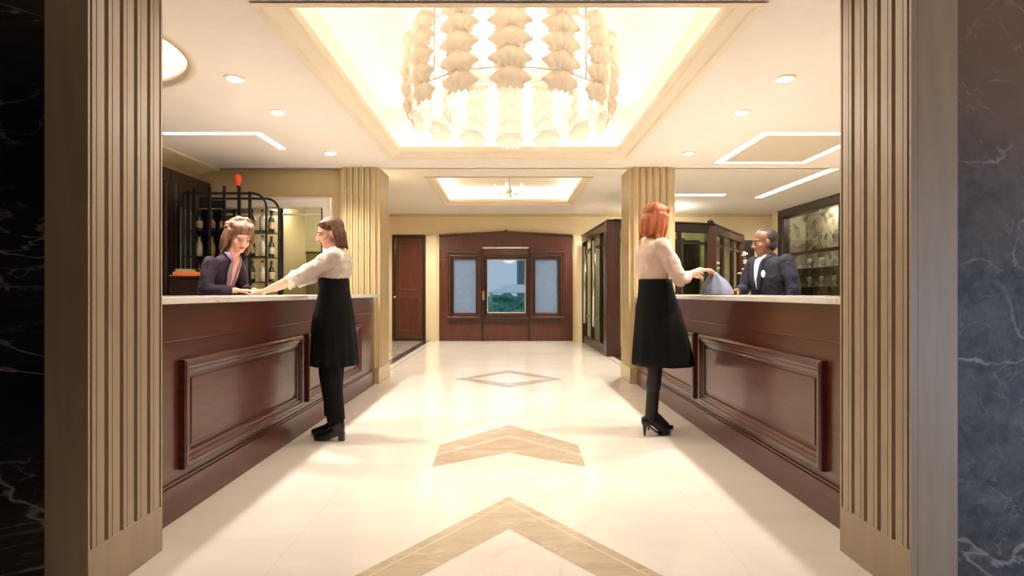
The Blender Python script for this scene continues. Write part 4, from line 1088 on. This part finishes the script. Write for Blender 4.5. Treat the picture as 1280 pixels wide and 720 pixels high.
# ---- woman with ginger hair at the right counter (faces +x)
J = dict(pelvis=(.03, 0, .98), chest=(.0, 0, 1.30), neck=(.005, 0, 1.535), head=(.035, 0, 1.672), hpitch=R(10), hyaw=R(10), k=.96, hs=1.0,
         shl=(.02, .17, 1.455), shr=(.0, -.175, 1.455), ell=(.13, .20, 1.19), elr=(.135, -.215, 1.205), wrl=(.33, .11, 1.24), wrr=(.335, -.125, 1.275),
         hdl=((1, -.2, .05), (0, 0, 1)), hdr=((1, .25, .0), (0, 0, 1)), thumbl=-1, thumbr=1, curl=.45,
         hpl=(.03, .085, .95), hpr=(.03, -.085, .95), knl=(.05, .085, .54), knr=(-.01, -.085, .54), anl=(.04, .085, .135), anr=(-.055, -.075, .135))
t, Mh = person('ginger haired woman in pale blouse and black knee length skirt standing at the right counter', (1.13, 4.47, 0), R(8), J, M['skin'])
bl = MB()
bl.loft([(.02, 0, 1.12, .090, .13), (.018, 0, 1.175, .100, .138), (.014, 0, 1.21, .116, .155), (.005, 0, 1.30, .128, .17), (-.002, 0, 1.40, .125, .182), (.0, 0, 1.465, .098, .17), (.002, 0, 1.505, .07, .11), (.005, 0, 1.53, .052, .064)], 32)
bl.ell((.09, .07, 1.335), (.05, .065, .065)); bl.ell((.09, -.07, 1.335), (.05, .065, .065))
for sh, el, wr, f in (('shl', 'ell', 'wrl', .5), ('shr', 'elr', 'wrr', .30)):
    s_, e_, w_ = Vector(J[sh]), Vector(J[el]), Vector(J[wr]); m1 = e_ + (w_ - e_) * f
    bl.limb([s_, (s_ + e_) / 2, e_ + Vector((-.005, 0, -.005)), m1], [.063, .060, .054, .048], flat_end=True)
    for k in range(3): bl.ell(s_.lerp(e_, .45 + .2 * k), (.060, .060, .022))
bl.build('blouse', M['blouse2'], t, voxel=.006, sm=2, folds=(.018, .07))
sk = MB()
sk.loft([(.085, 0, .535, .235, .235), (.082, 0, .56, .235, .233), (.07, 0, .70, .215, .22), (.055, 0, .85, .190, .21), (.04, 0, .98, .165, .195), (.03, 0, 1.08, .138, .172), (.022, 0, 1.17, .124, .162), (.02, 0, 1.205, .122, .160)], 72, 11, [.035, .035, .028, .02, .01, 0, 0, 0])
sk.build('skirt', M['blackcloth'], t, smooth=True)
tg = MB()
for s_, q in (('l', 1), ('r', -1)):
    hp_, kn, an = Vector(J['hp' + s_]), Vector(J['kn' + s_]), Vector(J['an' + s_])
    tg.limb([hp_, kn, an], [.083, .056, .037]); tg.cap(kn + (an - kn) * .1, kn + (an - kn) * .4, .054, .058)
    tg.limb([an + Vector((-.035, 0, -.02)), an + Vector((.03, 0, -.03)), an + Vector((.120, q * .015, -an.z + .028))], [.030, .034, .026])
tg.build('tights', M['tights'], t, voxel=.006, sm=2)
shoe(t, J['anl'], 1, .085, 'pump'); shoe(t, J['anr'], -1, .085, 'pump')
hp = [('e', (-.028, 0, .052), (.104, .088, .086)), ('e', (-.055, 0, -.02), (.078, .090, .095)), ('e', (-.05, 0, -.09), (.075, .088, .060)), ('e', (.035, .026, .085), (.050, .042, .030)), ('e', (.035, -.026, .085), (.050, .042, .030))]
hp += locks(11, .09, .03, -.145, R(55), R(305), .020, .094, 5, .06, .090)
hair(t, Mh, M['hair_ginger'], hp)

# ---- soft bag she holds on the counter
b = MB((1.64, 4.47, 1.081))
bx_, by_ = 1.64, 4.47
b.loft([(bx_, by_, 1.082, .115, .080), (bx_, by_, 1.10, .125, .090), (bx_ - .005, by_, 1.15, .105, .082), (bx_ - .015, by_, 1.20, .075, .065), (bx_ - .028, by_ - .005, 1.235, .040, .042), (bx_ - .035, by_ - .01, 1.262, .020, .022)], 48, 8, [.02, .03, .05, .07, .10, .05])
tt = b.build('cloth_bag', M['bag'], None, smooth=True); tag(tt, 'soft blue grey cloth bag on the right countertop under the woman\'s hand', 'bag')

# ---- receptionist in purple navy jacket behind the left counter
J = dict(pelvis=(-.04, 0, .95), chest=(.045, 0, 1.23), neck=(.155, 0, 1.425), head=(.235, 0, 1.545), hpitch=R(24), hyaw=R(-30), hroll=R(-4), k=.96, hs=1.04,
         shl=(.105, .170, 1.335), shr=(.10, -.170, 1.335), ell=(.11, .225, 1.125), elr=(.105, -.225, 1.125), wrl=(.30, .10, 1.118), wrr=(.30, -.13, 1.118),
         hdl=((1, -.3, -.02), (0, 0, 1)), hdr=((1, .3, -.02), (0, 0, 1)), thumbl=-1, thumbr=1, curl=.12,
         hpl=(-.04, .09, .92), hpr=(-.04, -.09, .92), knl=(-.01, .09, .50), knr=(-.01, -.09, .50), anl=(-.03, .09, .10), anr=(-.03, -.09, .10))
def jacket(t, J, mat, collar, shirt, k=1.0, lap=True):
    c = J['chest'][0]; n = J['neck']
    jk = MB()
    z0 = J['pelvis'][2] - .16; zc = J['chest'][2]; zs = J['shl'][2]
    px_ = J['pelvis'][0]
    xs2 = (c + J['shl'][0]) / 2
    rings = [(px_, 0, z0, .135 * k, .185 * k), (px_, 0, z0 + .15, .130 * k, .175 * k), ((px_ + c) / 2, 0, zc - .16, .115 * k, .155 * k), (c, 0, zc - .02, .130 * k, .172 * k), (xs2 , 0, zs - .04, .120 * k, .182 * k), ((xs2 + n[0]) / 2, 0, zs + .012, .098 * k, .158 * k), (n[0] - .010, 0, n[2] - .030, .066 * k, .088 * k), (n[0] - .006, 0, n[2] + .005, .056, .062)]
    jk.loft(rings, 40)
    for s_ in 'lr':
        a, b_, w_ = Vector(J['sh' + s_]), Vector(J['el' + s_]), Vector(J['wr' + s_])
        jk.limb([a - Vector((0, a.y * .08, .012)), (a + b_) / 2, b_, b_ + (w_ - b_) * .9], [.066 * k, .058 * k, .051 * k, .038 * k], flat_end=True)
        for q in range(3): jk.ell(a.lerp(b_, .5 + .2 * q), (.056 * k, .056 * k, .016))
    j = jk.build('jacket', mat, t, voxel=.007, sm=3, folds=(.016, .06))
    def surf(y, z, o):
        for A, B in zip(rings, rings[1:]):
            if A[2] <= z <= B[2]:
                f = (z - A[2]) / (B[2] - A[2]); cx = A[0] + (B[0] - A[0]) * f; rx_ = A[3] + (B[3] - A[3]) * f; ry_ = A[4] + (B[4] - A[4]) * f
                return (cx + (rx_ + o) * math.sqrt(max(0.02, 1 - (y / (ry_ + o)) ** 2)), y, z)
        return (rings[-1][0] + rings[-1][3] + o, y, z)
    zb, zt = zc - .13, n[2] - .005; nn = 14
    def strip(y0f, y1f, o):
        m = MB(); vs = []; w_ = 5
        for i in range(nn + 1):
            f = i / nn; z = zb + (zt - zb) * f
            for q in range(w_ + 1): vs.append(surf(y0f(f) + (y1f(f) - y0f(f)) * q / w_, z, o))
        m.faces(vs, [(i * (w_ + 1) + q, i * (w_ + 1) + q + 1, (i + 1) * (w_ + 1) + q + 1, (i + 1) * (w_ + 1) + q) for i in range(nn) for q in range(w_)])
        return m
    sw = J.get('vee', .050)
    strip(lambda f: -.004 - sw * f, lambda f: .004 + sw * f, .004).build('shirt_front', shirt, t, smooth=True, solid=.008)
    lw = J.get('lapel', .034)
    for q in (1, -1):
        strip(lambda f: q * (.002 + sw * f * .95), lambda f: q * (.010 + sw * f * .95 + lw * math.sin(PI * min(1, f * 1.15 + .05)) ** .6 if f < .82 else .010 + sw * f + lw * .75), .011).build('lapel', collar, t, smooth=True, solid=.007)
    tr = MB()
    for s_ in 'lr':
        h_, kn, an = J['hp' + s_], J['kn' + s_], J['an' + s_]; tr.limb([h_, kn, (an[0], an[1], .09)], [.105 * k, .080 * k, .062 * k], flat_end=True)
    tr.build('trousers', mat, t, voxel=.008, sm=2)
    for s_ in 'lr': shoe(t, J['an' + s_], 1, .02, 'boot')
t, Mh = person('receptionist with wavy hair and purple navy jacket looking down behind the left counter', (-2.37, 4.56, 0), R(-10), J, M['skin2'])
jacket(t, J, M['navy'], M['lilac'], M['skin2'], .92)
hp = [('e', (-.026, 0, .052), (.106, .092, .090)), ('e', (-.06, 0, -.01), (.075, .092, .095)), ('e', (-.05, 0, -.08), (.06, .085, .060)), ('e', (.022, .034, .088), (.050, .044, .034)), ('e', (.018, -.036, .086), (.052, .044, .034))]
hp += locks(11, .09, .04, -.12, R(80), R(280), .021, .098, 9, .03, .096)
rc = random.Random(11)
for k in range(46):   # loose curls
    a = rc.uniform(R(70), R(290)); el_ = rc.uniform(-.1, 1.35); q_ = rc.uniform(.016, .026)
    hp.append(('e', (-.02 + .100 * math.cos(a) * math.cos(el_), .094 * math.sin(a) * math.cos(el_), .040 + .098 * math.sin(el_)), (q_, q_, q_ * .8)))
hair(t, Mh, M['hair_dark'], hp, .005)

# ---- man in dark blue suit behind the right counter
J = dict(pelvis=(-.02, 0, .96), chest=(.0, 0, 1.24), neck=(.02, 0, 1.44), head=(.055, 0, 1.545), hpitch=R(6), hyaw=R(-22), k=1.10, hs=1.02,
         shl=(.0, .205, 1.375), shr=(.0, -.205, 1.375), ell=(-.01, .27, 1.12), elr=(.06, -.26, 1.12), wrl=(.04, .27, .89), wrr=(.235, -.14, 1.115),
         hdl=((.25, 0, -1), (0, 1, 0)), hdr=((1, .3, -.02), (0, 0, 1)), thumbl=1, thumbr=1, curl=.2,
         hpl=(-.02, .095, .93), hpr=(-.02, -.095, .93), knl=(-.01, .10, .51), knr=(-.01, -.10, .51), anl=(-.03, .10, .10), anr=(-.03, -.10, .10))
t, Mh = person('balding man in dark blue suit with white badge standing behind the right counter', (2.30, 5.02, 0), R(197), J, M['skindark'])
jacket(t, J, M['suit'], M['suit'], M['shirt'], 1.08)
bd = MB().ell((.141, .085, 1.262), (.008, .022, .032)).build('badge', M['badge'], t, smooth=True)
hair(t, Mh, M['hair_black'], [('e', (-.036, 0, .035), (.084, .080, .082)), ('e', (-.050, 0, -.03), (.055, .074, .055)), ('e', (-.01, 0, .062), (.065, .062, .064))], .006)

# ------------------------------------------------------------------ lights
def area(name, loc, rot, sx, sy, e, col):
    l = bpy.data.lights.new(name, 'AREA'); l.shape = 'RECTANGLE'; l.size = sx; l.size_y = sy; l.energy = e; l.color = col
    o = bpy.data.objects.new(name, l); link(o); o.location = loc; o.rotation_euler = rot; return o
warm = (1.0, 0.91, 0.79)
dl = area('front_room_daylight', (3.0, -1.2, 0.8), (R(90), 0, R(6)), 1.2, 1.2, 6.5, (0.62, 0.76, 1.0)); dl.data.spread = R(75)
def point(name, loc, e, r=.1, col=warm):
    l = bpy.data.lights.new(name, 'POINT'); l.energy = e; l.color = col; l.shadow_soft_size = r
    o = bpy.data.objects.new(name, l); link(o); o.location = loc; return o
def spot(name, loc, e, ang=150, col=warm, blend=1.0, r=.08, rot=(0, 0, 0)):
    l = bpy.data.lights.new(name, 'SPOT'); l.energy = e; l.color = col; l.spot_size = R(ang); l.spot_blend = blend; l.shadow_soft_size = r
    o = bpy.data.objects.new(name, l); link(o); o.location = loc; o.rotation_euler = rot; return o
# added fill spots, no fixtures: beyond the frame edges and in the rear hall
for x, y in ((-3.0, 4.6), (3.9, 4.4), (4.9, 6.2), (-0.9, 2.68), (0.9, 2.68)): spot('ceiling_fill', (x, y, 2.58), 80 if y > 3 else 22)
for x, y in ((-1.9, 8.6), (1.9, 8.2), (-1.7, 11.8), (1.7, 11.9), (4.2, 9.4), (5.2, 11.6), (3.0, 11.2)): spot('rear_fill', (x, y, 2.85), 115)
point('inner_room_lamp', (-3.0, 8.1, 2.3), 6); point('vestibule_fill', (3.2, 11.9, 2.6), 25)  # the vestibule one is an unseen fill added to lighten its dark interior
point('niche_fill', (XR + .25, 9.4, 2.75), 16, .05); point('niche_fill', (XR + .25, 11.4, 2.75), 16, .05)  # unseen fills added to brighten the niche behind the right window
spot('front_room_spot', (-1.5, 1.4, 2.95), 1.2, 150, (1, .72, .45)); spot('front_room_spot', (1.9, 1.1, 2.95), 13, 150, (1, .66, .36))
point('chandelier_glow', (CHX, CHY, 2.50), 14, .3)

w = bpy.data.worlds.new('world'); S.world = w; w.use_nodes = True
bg = w.node_tree.nodes['Background']; bg.inputs['Color'].default_value = (0.52, 0.66, 0.86, 1); bg.inputs['Strength'].default_value = 0.33

cam = bpy.data.cameras.new('camera'); co = bpy.data.objects.new('camera', cam); link(co)
co.location = (0, 0, 1.1); co.rotation_euler = (R(90), 0, 0)
cam.sensor_width = 36; cam.lens = 711 / 1280 * 36; cam.shift_x = 4 / 1280; cam.shift_y = 6 / 1280; cam.clip_start = .05; cam.clip_end = 200
S.camera = co
S.view_settings.view_transform = 'Standard'; S.view_settings.look = 'None'; S.view_settings.exposure = 1.25; S.view_settings.gamma = 1; S.view_settings.use_curve_mapping = False
